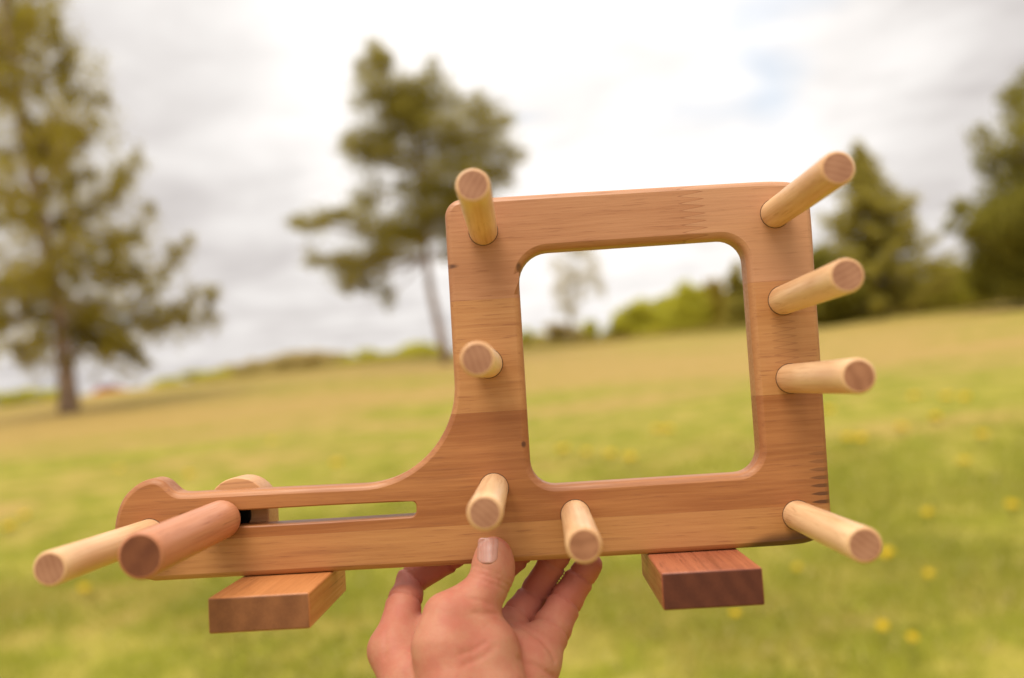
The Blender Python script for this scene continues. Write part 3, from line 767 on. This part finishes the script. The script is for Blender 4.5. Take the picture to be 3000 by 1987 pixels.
# counter-clockwise outer outline, millimetres on the board's face
outer = []
outer += arc(190, 23, 20, -90, 0, 10)[:0]
outer += [(-236, 3.2), (-120, 2.9), (20, 2.4), (120, 2.7), (176, 3.0)]
outer += catmull([(176, 3.0), (192, 4.0), (203, 8.5), (208.6, 17), (209.2, 26)], 5)[1:]
outer += [(210.6, 100), (212, 180)]
outer += catmull([(212, 180), (212.6, 222), (210.5, 233), (203, 240.6), (190, 242.8), (176, 243.3)], 5)[1:]
outer += [(60, 244.2)] + arc(-19.5, 232.8, 11.6, 90, 180, 8) + [(-31.0, 180)]
outer += arc(-94.8, 122, 63.8, 0, -90, 22)[0:]
outer += [(-150, 58.9)]
outer += catmull([(-150, 58.9), (-195, 59.3), (-212, 59.4), (-219, 60.4), (-223.2, 63.6), (-228.2, 68.3), (-234.6, 70.4), (-242, 68.8), (-249, 64.8), (-255.2, 58.6), (-259.5, 49.6), (-261.8, 38.4), (-261, 27), (-256.6, 15.5), (-248.5, 7.2), (-236, 3.2)], 5)[1:-1]
hole = arc(151.5, 66.5, 15.5, 0, -90, 8)          # clockwise
hole = [(167.2, 190)] + [(166.6, 67)] + arc(150.6, 67, 16, 0, -90, 8)[1:] + arc(32.0, 66.6, 16, 270, 180, 8) + [(16.0, 187)] + arc(36.0, 186.2, 20, 180, 90, 8) + arc(151.2, 190.6, 16, 90, 0, 8)[:-1]
slot = [(-62.5, 45.6)] + arc(-63.4, 42.6, 3, 90, 0, 4) + arc(-64.4, 39.8, 4, 0, -90, 4) + [(-120, 35.6), (-214, 35.9)] + arc(-214, 41.1, 5.2, 270, 90, 8) + [(-120, 46.2)]

def clean(P):
    out = []
    for p in P:
        if not out or math.hypot(p[0] - out[-1][0], p[1] - out[-1][1]) > .15: out.append(p)
    if math.hypot(out[0][0] - out[-1][0], out[0][1] - out[-1][1]) < .15: out.pop()
    return out
def area(P): return .5 * sum(P[i][0] * P[(i + 1) % len(P)][1] - P[(i + 1) % len(P)][0] * P[i][1] for i in range(len(P)))
def dens(P, step=9.0):
    out = []
    for i, p in enumerate(P):
        q = P[(i + 1) % len(P)]; n = max(1, int(math.hypot(q[0] - p[0], q[1] - p[1]) / step))
        out += [(p[0] + (q[0] - p[0]) * k / n, p[1] + (q[1] - p[1]) * k / n) for k in range(n)]
    return out
def offset(P, d):
    """move each point to the left of travel by d (into the wood for ccw outer / cw holes)"""
    n = len(P); out = []
    for i in range(n):
        a, b, c = Vector(P[i - 1]), Vector(P[i]), Vector(P[(i + 1) % n])
        t1, t2 = (b - a).normalized(), (c - b).normalized()
        n1, n2 = Vector((-t1.y, t1.x)), Vector((-t2.y, t2.x)); m = (n1 + n2)
        m = m / max(m.length_squared, 1e-6) * 2
        if m.length > 1.6: m = m.normalized() * 1.6
        out.append((b.x + m.x * d, b.y + m.y * d))
    return out

def panel_mesh(loops_bevels, thick):
    bm = bmesh.new()
    flat_front, flat_back = [], []
    for P, bev in loops_bevels:
        rings = []
        a0 = R(30); an = [a0 + (math.pi / 2 - a0) * k / 5 for k in range(6)]      # starts at an angle, so the face ends in a crisp arris
        prof = [(bev * (1 - math.sin(a)) / (1 - math.sin(a0)), -bev * (math.cos(a0) - math.cos(a)) / math.cos(a0)) for a in an]
        seq = prof + [(a, -thick - b) for a, b in prof[::-1]]
        for ins, dep in seq:
            Q = offset(P, ins) if ins > 1e-6 else P
            rings.append([bm.verts.new((q[0] * MM, q[1] * MM, dep * MM)) for q in Q])
        n = len(P)
        for A, B in zip(rings, rings[1:]):
            for k in range(n):
                f = bm.faces.new((A[k], A[(k + 1) % n], B[(k + 1) % n], B[k])); f.smooth = True
        flat_front.append(rings[0]); flat_back.append(rings[-1])
    for L, sgn in ((flat_front, 1), (flat_back, -1)):
        polys = [[Vector((v.co.x, v.co.y, 0)) for v in ring] for ring in L]
        allv = [v for ring in L for v in ring]
        for t in tessellate_polygon(polys):
            try: bm.faces.new([allv[i] for i in t])
            except ValueError: pass
    bmesh.ops.recalc_face_normals(bm, faces=bm.faces)
    return bm

outer = clean(dens(clean(outer))); hole = clean(dens(clean(hole))); slot = clean(dens(clean(slot)))
if area(outer) < 0: outer.reverse()
if area(hole) > 0: hole.reverse()
if area(slot) > 0: slot.reverse()
full = panel_mesh([(outer, 3.6), (hole, 4.0), (slot, 1.0)], TH)

AP = (.24, .085, .032)
wood_top = wood('alder_top', (0.457, 0.215, 0.099), (0.361, 0.150, 0.062), AP, fj=[(.129, .1455, .176, .243, .0049, 'line', .065)], seed=1.3, bands=.7, rough_grain=1.35, knots=[(-.031, .199, .0022, .009), (.0165, .1955, .0045, .0025)])
wood_mid = wood('alder_pale', (0.491, 0.239, 0.087), (0.384, 0.161, 0.052), AP, fj=[(.181, .196, .117, .152, .0048, 'faint', .03)], seed=4.1, bands=1.0, rough_grain=1.35)
wood_low = wood('alder_red', (0.407, 0.165, 0.054), (0.279, 0.094, 0.026), AP, fj=[(.196, .2095, .028, .066, .0052, 'tips', .0)], seed=7.7, bands=1.35, rough_grain=1.35, knots=[(.0125, .0785, .0030, .0022)])
wood_bot = wood('alder_bottom', (0.462, 0.214, 0.075), (0.365, 0.149, 0.047), AP, stain=True, seed=11.2, bands=.7, rough_grain=1.3)
cuts = [28.3, 101.0, 175.5]
edges_ = [-50] + cuts + [400]
for i, mt in enumerate((wood_bot, wood_low, wood_mid, wood_top)):
    bm = full.copy()
    for yc, up in ((edges_[i], True), (edges_[i + 1], False)):
        geom = bm.verts[:] + bm.edges[:] + bm.faces[:]
        yy = yc * MM + (.00002 if up else -.00002)
        r_ = bmesh.ops.bisect_plane(bm, geom=geom, dist=1e-7, plane_co=(0, yy, 0), plane_no=(0, 1, 0), clear_inner=up, clear_outer=not up)
        es = [e for e in r_['geom_cut'] if isinstance(e, bmesh.types.BMEdge)]
        if es:
            for f in bmesh.ops.holes_fill(bm, edges=es, sides=0)['faces']: f.smooth = False
    bmesh.ops.recalc_face_normals(bm, faces=bm.faces)
    labs = (['pale lowest board of the glued frame with dark wane at its right end'], ['reddish board with the slot and the long arm'], ['pale middle board of the left post', 'pale middle board of the right post'], ['top board with the zigzag finger joint'])[i]
    for s_, lab in zip((-1, 1), labs):          # the middle board is cut in two by the opening
        b2 = bm.copy()
        if len(labs) == 2: bmesh.ops.delete(b2, geom=[v for v in b2.verts if (v.co.x - .09) * s_ < 0], context='VERTS')
        for f in b2.faces: f.smooth = True
        me = bpy.data.meshes.new('board'); b2.to_mesh(me); b2.free(); me.set_sharp_from_angle(angle=R(18))
        o = link('board', me, loom, [mt] if not me.materials else []); o['label'] = lab
    bm.free()
full.free()

# pegs
dowel = [wood('birch_dowel', (.78, .51, .275), (.60, .325, .155), (.44, .22, .09), seed=2.0, axis=2, bands=1.2, gloss=.38),
         wood('ash_dowel', (.80, .53, .285), (.57, .300, .135), (.42, .20, .08), seed=6.0, axis=2, bands=1.7, gloss=.38)]
dowel_end = end_grain('dowel_end', (.38, .185, .106), (.28, .122, .066), 1900.0, .2)
dowel_end2 = end_grain('dowel_end_plain', (.36, .160, .082), (.25, .10, .048), 900.0, .05, seed=.01)
def peg(name, a, b, rad, mats, spin=0.0, dome=False, ch=1.7):
    """a turned dowel from a (in the board) to b (free end), its own axis along local z"""
    a, b = Vector(a) * MM, Vector(b) * MM
    ax = (b - a).normalized(); L = (b - a).length
    q = ax.to_track_quat('Z', 'Y')
    bm = bmesh.new(); seg = 40; r = rad * MM; c = ch * MM
    prof = [(r - c, 0), (r, c)] if not dome else [(r * .45, -.0012), (r * .8, .0005), (r * .95, .0025), (r, .005)]
    nseg = 7
    prof += [(r * (1 + .004 * math.sin(k * 2.1)), L * k / nseg) for k in range(1, nseg)]
    prof += [(r, L - c), (r - .12 * c, L - .55 * c), (r - .42 * c, L - .16 * c), (r - c, L)]
    rings = [[bm.verts.new((rr_ * math.cos(6.283185 * k / seg), rr_ * math.sin(6.283185 * k / seg), z_)) for k in range(seg)] for rr_, z_ in prof]
    for A, B in zip(rings, rings[1:]):
        for k in range(seg):
            f = bm.faces.new((A[k], A[(k + 1) % seg], B[(k + 1) % seg], B[k])); f.smooth = True
    bm.faces.new(rings[0][::-1]); f = bm.faces.new(rings[-1]); f.material_index = 1
    o = bm_obj(name, bm, loom, mats)
    o.matrix_basis = Matrix.Translation(a) @ q.to_matrix().to_4x4() @ Matrix.Rotation(spin, 4, 'Z')
    return o
pegs = [((-5.8, 221.5), (-4.5, 223.8), 0), ((-7.8, 132.9), (-7.4, 131.0), 1), ((-8.8, 51.2), (-8.2, 50.9), 0), ((43.4, 31.0), (42.2, 31.3), 1),
        ((188.3, 220.5), (188.8, 220.0), 1), ((188.8, 162.5), (188.6, 162.8), 1), ((189.7, 110.9), (190.1, 110.0), 0), ((186.9, 22.3), (185.6, 23.4), 1), ((-237.6, 34.6), (-237.8, 35.0), 0)]
for i, (a, b, k) in enumerate(pegs):
    d_ = [(b[j] - a[j]) / 116 for j in (0, 1)]
    peg('peg', (a[0] - d_[0] * 17, a[1] - d_[1] * 17, -17), (b[0], b[1], 116), 9.5, [dowel[k], (dowel_end, dowel_end2)[i in (3, 6)]], (0, .1, -.25, .4, .5, 1.45, 0, .05, -.1)[i])
# thin dark gap lines round the pegs where the holes were drilled
shadow_gap = plain('hole_edge', (.05, .022, .012), .9)
for (a, b, k) in pegs:
    bm = bmesh.new(); s_ = 36
    vi = [[bm.verts.new(((a[0] + r_ * math.cos(6.283185 * q / s_)) * MM, (a[1] + r_ * math.sin(6.283185 * q / s_)) * MM, .00012)) for q in range(s_)] for r_ in (9.2, 9.5 + .42)]
    for q in range(s_): bm.faces.new((vi[0][q], vi[0][(q + 1) % s_], vi[1][(q + 1) % s_], vi[1][q]))
    bm_obj('hole_rim', bm, loom, [shadow_gap])
handle_w = wood('cherry_handle', (.56, .235, .115), (.42, .15, .065), (.22, .065, .025), seed=9.0, axis=2, bands=1.0, gloss=.40)
handle_end = end_grain('cherry_end', (.19, .062, .026), (.125, .036, .016), 500.0, .08)
h_ = peg('tension_handle', (-187.3, 41.8, .4), (-189.6, 38.9, 116), 12.6, [handle_w, handle_end], dome=True, ch=1.8)
h_['label'] = 'thick reddish handle with a dark end'

# tension block behind the arm, drawn up by a bolt through the slot
bm = bmesh.new()
prof = [(-206, 12), (-164, 12), (-164, 40)] + arc(-185, 45.5, 21, 0, 180, 16) + [(-206, 40)]
bev = panel_mesh([(clean(prof), .8)], 23.0)
block_m = wood('alder_block', (.64, .35, .16), (.50, .24, .10), AP, seed=3.3, axis=0, bands=.8)
blk = bm_obj('tension_block', bev, loom, [block_m]); blk.location = (0, 0, -.0194); bm.free(); blk.data.polygons.foreach_set('use_smooth', [True] * len(blk.data.polygons)); blk.data.set_sharp_from_angle(angle=R(20))
blk['label'] = 'round-topped block clamped behind the arm'
bolt_m = plain('black_steel', (.012, .012, .013), .35, .6)
bm = bmesh.new(); tube(bm, [(-.1862, .0411, -.0205), (-.1862, .0411, .002)], [.0046, .0046], 20); b0 = bm_obj('bolt', bm, loom, [bolt_m])
bm = bmesh.new(); tube(bm, [(-.1862, .0411, -.0193), (-.1862, .0411, -.0165)], [.0105, .0105], 28); bm_obj('washer', bm, b0, [bolt_m])

# feet
def foot(x0, x1, y0, y1, z0, z1, mats, lab):
    bm = bmesh.new(); bmesh.ops.create_cube(bm, size=1.0)
    for v in bm.verts: v.co = Vector(((x0 + x1) / 2 + v.co.x * (x1 - x0), (y0 + y1) / 2 + v.co.y * (y1 - y0), (z0 + z1) / 2 + v.co.z * (z1 - z0))) * MM
    bmesh.ops.bevel(bm, geom=bm.edges[:], offset=.0013, segments=3, profile=.5, affect='EDGES')
    bmesh.ops.recalc_face_normals(bm, faces=bm.faces); bm.normal_update()
    for f in bm.faces:
        f.material_index = 1 if abs(f.normal.z) > .9 else 0
        f.smooth = max(abs(c) for c in f.normal) < .99
    o = bm_obj('foot', bm, loom, mats); o['label'] = lab
foot_a = wood('alder_foot', (.55, .225, .075), (.42, .155, .046), (.22, .07, .02), seed=5.5, axis=2, bands=.6, gloss=.36)
foot_a_end = end_grain('alder_foot_end', (.25, .096, .036), (.165, .059, .022), 330.0, .12, seed=.02)
foot_b = wood('red_foot', (.40, .130, .060), (.24, .066, .030), (.11, .028, .012), seed=8.2, axis=2, bands=1.2, gloss=.36)
foot_b_end = end_grain('red_foot_end', (.112, .030, .015), (.074, .018, .010), 300.0, .15, axis='y', seed=.006)
foot(-178.6, -118.2, -18.4, 2.6, -41, 56, [foot_a, foot_a_end], 'orange-brown foot block under the arm')
foot(88.6, 147.6, -19.4, 2.3, -41, 56, [foot_b, foot_b_end], 'dark reddish foot block under the right end')

# ------------------------------------------------------------------ hand
def sdf_cone(P, a, b, ra, rb):
    a, b = np.array(a, float), np.array(b, float); ba = b - a; l2 = ba @ ba
    h = np.clip(((P - a) @ ba) / l2, 0, 1)
    return np.linalg.norm(P - a - h[..., None] * ba, axis=-1) - (ra + (rb - ra) * h)
def smin(a, b, k):
    h = np.clip(.5 + .5 * (b - a) / k, 0, 1); return b * (1 - h) + a * h - k * h * (1 - h)
HD = DATA['hand']
def chain_sdf(P, pts, k):
    d = None
    for a, b in zip(pts, pts[1:]):
        e = sdf_cone(P, a[:3], b[:3], a[3], b[3]); d = e if d is None else smin(d, e, k)
    return d
WR = [-30, -92, 36]
FORE = [[-34, -88, 34, 25], [-30, -120, 50, 26], [-10, -215, 120, 34], [5, -300, 190, 40]]
CREASES = [([[9.5, -39.4, 10.1], [15.4, -42.7, 14.0], [20.5, -48.1, 16.8], [24.1, -56.0, 17.9]], 0.9, 1.3),
 ([[-3.4, -34.4, 3.4], [3.5, -36.6, 6.6], [9.5, -39.4, 10.1]], 0.6, 1.2),
 ([[1.9, -47.4, 37.9], [9.3, -53.6, 27.4], [17.0, -59.0, 25.9], [22.7, -65.1, 20.0]], 0.9, 1.3),
 ([[-10.6, -21.9, 32.2], [-16.2, -19.7, 36.2], [-23.7, -18.3, 39.8]], 0.35, 1.0),
 ([[-8.7, -25.5, 33.8], [-15.0, -21.9, 36.6], [-21.8, -20.1, 39.7]], 0.3, 0.9),
 ([[-27.4, -10.2, 36.4], [-19.7, -12.2, 35.1], [-12.9, -16.0, 31.8]], 0.25, 0.9),
 ([[-32.0, -38.1, 54.7], [-24.7, -37.8, 50.3], [-16.4, -34.4, 46.2]], 0.22, 1.4),
 ([[-29.1, -44.0, 56.0], [-20.5, -42.3, 50.9], [-10.2, -36.8, 45.9]], 0.22, 1.6),
 ([[-81.4, -33.1, 17.5], [-80.7, -39.3, 23.8], [-81.1, -45.0, 27.1]], 0.3, 2.0)]
NAIL_DIR = (-.05, .12, .99)
NAIL_C = [-14.2, 14.6, 20.0]

def crease(P, d, c, ax, depth, wdt, rad):
    c = np.array(c, float); ax = np.array(ax, float); ax /= np.linalg.norm(ax)
    s = (P - c) @ ax; far = np.linalg.norm(P - c, axis=-1)
    return d + depth * np.exp(-(s / wdt) ** 2) * (far < rad) * np.clip((rad - far) / (rad * .3), 0, 1)
def hand_sdf(P):
    palm = None
    for k in ('meta_index', 'meta_middle', 'meta_ring', 'meta_pinky', 'knuckles'):
        e = chain_sdf(P, HD[k], 6); palm = e if palm is None else smin(palm, e, 12)
    fing = None
    for k in ('index', 'middle', 'ring', 'pinky'):
        e = chain_sdf(P, HD[k], 4)
        for i in range(1, len(HD[k]) - 1):
            j = HD[k][i]; ax = np.array(HD[k][i + 1][:3]) - np.array(HD[k][i - 1][:3])
            e = crease(P, e, j[:3], ax, 1.7, 1.4, j[3] * 1.7)
            ofs = ax / np.linalg.norm(ax) * 3.0
            e = crease(P, e, np.array(j[:3]) + ofs, ax, .7, 1.0, j[3] * 1.7)
        fing = e if fing is None else np.minimum(fing, e)
    d = smin(palm, fing, 5)
    th = smin(chain_sdf(P, HD['thumb'], 7), chain_sdf(P, HD['thenar'], 8), 9)
    t2 = HD['thumb']; ax = np.array(t2[1][:3]) - np.array(t2[3][:3])
    for o_, dp in ((0, 1.3), (-3.4, .9), (3.2, .8)):
        th = crease(P, th, np.array(t2[2][:3]) + ax / np.linalg.norm(ax) * (o_ - 3), ax, dp, .9, 17)
    d = smin(d, th, 4.5)
    d = smin(d, chain_sdf(P, FORE, 10), 14)
    for pl, dp, wd in CREASES:
        e = None
        for a, b in zip(pl, pl[1:]):
            q = sdf_cone(P, a, b, 0, 0); e = q if e is None else np.minimum(e, q)
        d = d + 2.6 * dp * np.exp(-(e / wd) ** 2)
    # slight lumpiness of flesh
    d = d + .25 * np.sin(P[..., 0] * .23 + 1) * np.sin(P[..., 1] * .19) * np.sin(P[..., 2] * .21 + 2)
    return d
def surface_nets(lo, hi, h):
    n = [int(math.ceil((hi[i] - lo[i]) / h)) + 1 for i in range(3)]
    ax = [lo[i] + h * np.arange(n[i]) for i in range(3)]
    B = 12; nb = [-(-q // B) for q in n]          # blocks of samples; only those near the skin are evaluated in full
    bi = np.stack(np.meshgrid(*[np.arange(q) for q in nb], indexing='ij'), -1).reshape(-1, 3)
    dc = hand_sdf(np.array(lo) + (bi * B + (B - 1) / 2) * h)
    val = np.empty([q * B for q in nb], np.float32)
    v6 = val.reshape(nb[0], B, nb[1], B, nb[2], B)
    v6[bi[:, 0], :, bi[:, 1], :, bi[:, 2], :] = np.where(dc < 0, -50, 50)[:, None, None, None]
    near = bi[np.abs(dc) < B * h * .87 + 4.5]
    off = np.stack(np.meshgrid(*[np.arange(B)] * 3, indexing='ij'), -1)
    for k in range(0, len(near), 60):
        q = near[k:k + 60]; P = np.array(lo) + (q[:, None, None, None] * B + off) * h
        v6[q[:, 0], :, q[:, 1], :, q[:, 2], :] = hand_sdf(P)
    val = val[:n[0], :n[1], :n[2]]
    s = val < 0
    c = [n[0] - 1, n[1] - 1, n[2] - 1]
    acc = np.zeros((*c, 3)); cnt = np.zeros(c)
    cor = [(i, j, k) for i in (0, 1) for j in (0, 1) for k in (0, 1)]
    sl = lambda o: tuple(slice(o[q], o[q] + c[q]) for q in range(3))
    for a in cor:
        for q in range(3):
            if a[q]: continue
            b = list(a); b[q] = 1
            va, vb = val[sl(a)], val[sl(b)]; m = (va < 0) != (vb < 0)
            t = np.where(m, va / np.where(m, va - vb, 1), 0)
            for r in range(3): acc[..., r] += np.where(m, a[r] + (t if r == q else 0), 0)
            cnt += m
    act = cnt > 0; idx = -np.ones(c, int); idx[act] = np.arange(act.sum())
    ijk = np.argwhere(act); V = (ijk + acc[act] / cnt[act][:, None]) * h + np.array(lo)
    quads = []
    for q in range(3):
        o = [1, 1, 1]; o[q] = 0
        u_, v_ = [(1, 2), (2, 0), (0, 1)][q]
        S0 = s[tuple(slice(o[r], n[r] - 1) for r in range(3))]
        S1 = s[tuple(slice(o[r] + (r == q), n[r] - 1 + (r == q)) for r in range(3))]
        e = np.argwhere(S0 != S1) + np.array(o)
        fl = s[tuple(e.T)]
        def at(du, dv):
            f = e.copy(); f[:, u_] -= du; f[:, v_] -= dv; return idx[tuple(f.T)]
        Q = np.stack([at(1, 1), at(0, 1), at(0, 0), at(1, 0)], -1); Q[~fl] = Q[~fl][:, ::-1]; quads.append(Q)
    Q = np.vstack(quads); return V, Q[(Q >= 0).all(1)]
HV, HQ = surface_nets((-112, -350, -52), (76, 26, 240), 1.25)      # hand, wrist and forearm in one skin
g = material('skin')
p = g.coord('Object')
n1 = g.noise(p, 55, 3, .55); n2 = g.noise(p, 260, 3, .6); n3 = g.noise(g.mapped(p, (900, 1500, 900)), 1.0, 2, .6)
c = g.mix(n1.ramp(.32, .68), (.465, .205, .122), (.425, .145, .090))
c = g.mix(n2.ramp(.45, .75) * .35, c, (.46, .14, .095))
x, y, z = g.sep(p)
c = g.mix(z.ramp(.012, -.02) * .8, c, (.43, .125, .085))    # pinker palm and finger pads, with the shade under the board painted in
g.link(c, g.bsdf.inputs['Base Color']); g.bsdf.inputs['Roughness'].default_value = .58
g.bsdf.inputs['Subsurface Weight'].default_value = .25; g.bsdf.inputs['Subsurface Radius'].default_value = (1.0, .35, .2); g.bsdf.inputs['Subsurface Scale'].default_value = .0012
g.bsdf.inputs['Specular IOR Level'].default_value = .25
bp = g.node('ShaderNodeBump'); bp.inputs['Distance'].default_value = .0004; bp.inputs['Strength'].default_value = .6
g.link(n3 * .6 + n2, bp.inputs['Height']); g.link(bp.outputs[0], g.bsdf.inputs['Normal'])
skin = g.mat
hm = np_mesh('hand', HV * MM, HQ, True)
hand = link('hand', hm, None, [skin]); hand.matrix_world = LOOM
tag(hand, 'bare left hand gripping the loom\'s lower rail from below, thumb in front and fingers behind', 'hand')
# thumbnail: a curved plate laid on the back of the thumb tip
def project(P, dirv):
    P = P.copy()
    far = np.zeros(P.shape[:-1])
    for _ in range(60):
        s = np.clip(hand_sdf(P) * .8, -2, 6) * (far < 60); far += s; P += dirv * s[..., None]
    bad = far > 32          # rays that slipped past the side of the thumb settle at its flank
    P[bad] -= dirv * (far[bad] - 31)[..., None]
    return P
ND = np.array(NAIL_DIR)
t2 = HD['thumb']; axn = np.array(t2[0][:3]) - np.array(t2[1][:3]); axn /= np.linalg.norm(axn)
axn = axn - (axn @ ND) * ND; axn /= np.linalg.norm(axn); sx = np.cross(axn, ND)
nu, nv = 15, 15
cen = np.array(NAIL_C)
U_, V_ = np.meshgrid(np.linspace(-1, 1, nu), np.linspace(-1, 1, nv), indexing='ij')
wid = 6.9 * (1 - .10 * np.clip(V_, 0, 1) ** 2) * np.where(V_ < -.5, np.sqrt(np.clip(1 - ((-V_ - .5) / .56) ** 2, .05, 1)), 1)
wid = wid * np.where(V_ > .8, 1 - .18 * ((V_ - .8) / .2) ** 2, 1)
G0 = cen + (U_ * wid)[..., None] * sx + (V_ * 7.6)[..., None] * axn - ND * 25
G0 = G0 + ND * 50
S_ = project(G0, -ND)
lift = .40 - .45 * np.abs(U_) ** 4 + .35 * np.clip(V_ - .4, 0, 1)
top = S_ + ND * lift[..., None]; bot = S_ - ND * .5
nvt = np.vstack([top.reshape(-1, 3), bot.reshape(-1, 3)]); ii = np.arange(nu * nv).reshape(nu, nv)
q1 = np.stack([ii[:-1, :-1], ii[1:, :-1], ii[1:, 1:], ii[:-1, 1:]], -1).reshape(-1, 4)
per = np.r_[ii[:, 0], ii[-1, 1:], ii[-2::-1, -1], ii[0, -2:0:-1]]
q2 = np.stack([per, np.roll(per, -1), np.roll(per, -1) + nu * nv, per + nu * nv], -1)
nm = np_mesh('thumbnail', nvt * MM, np.vstack([q1, q1[:, ::-1] + nu * nv, q2]), True)
g = material('nail')
x, y, z = g.sep(g.coord('Object'))
n = g.noise(g.mapped(g.coord('Object'), (900, 60, 100)), 1.0, 2, .5)
c = g.mix(n.ramp(.3, .7), (.45, .225, .170), (.40, .185, .135))
g.link(c, g.bsdf.inputs['Base Color']); g.bsdf.inputs['Roughness'].default_value = .42; g.bsdf.inputs['Subsurface Weight'].default_value = .2
g.bsdf.inputs['Subsurface Scale'].default_value = .002
bm = bmesh.new(); bm.from_mesh(nm); bmesh.ops.recalc_face_normals(bm, faces=bm.faces); bm.to_mesh(nm); bm.free()
link('thumbnail', nm, hand, [g.mat])
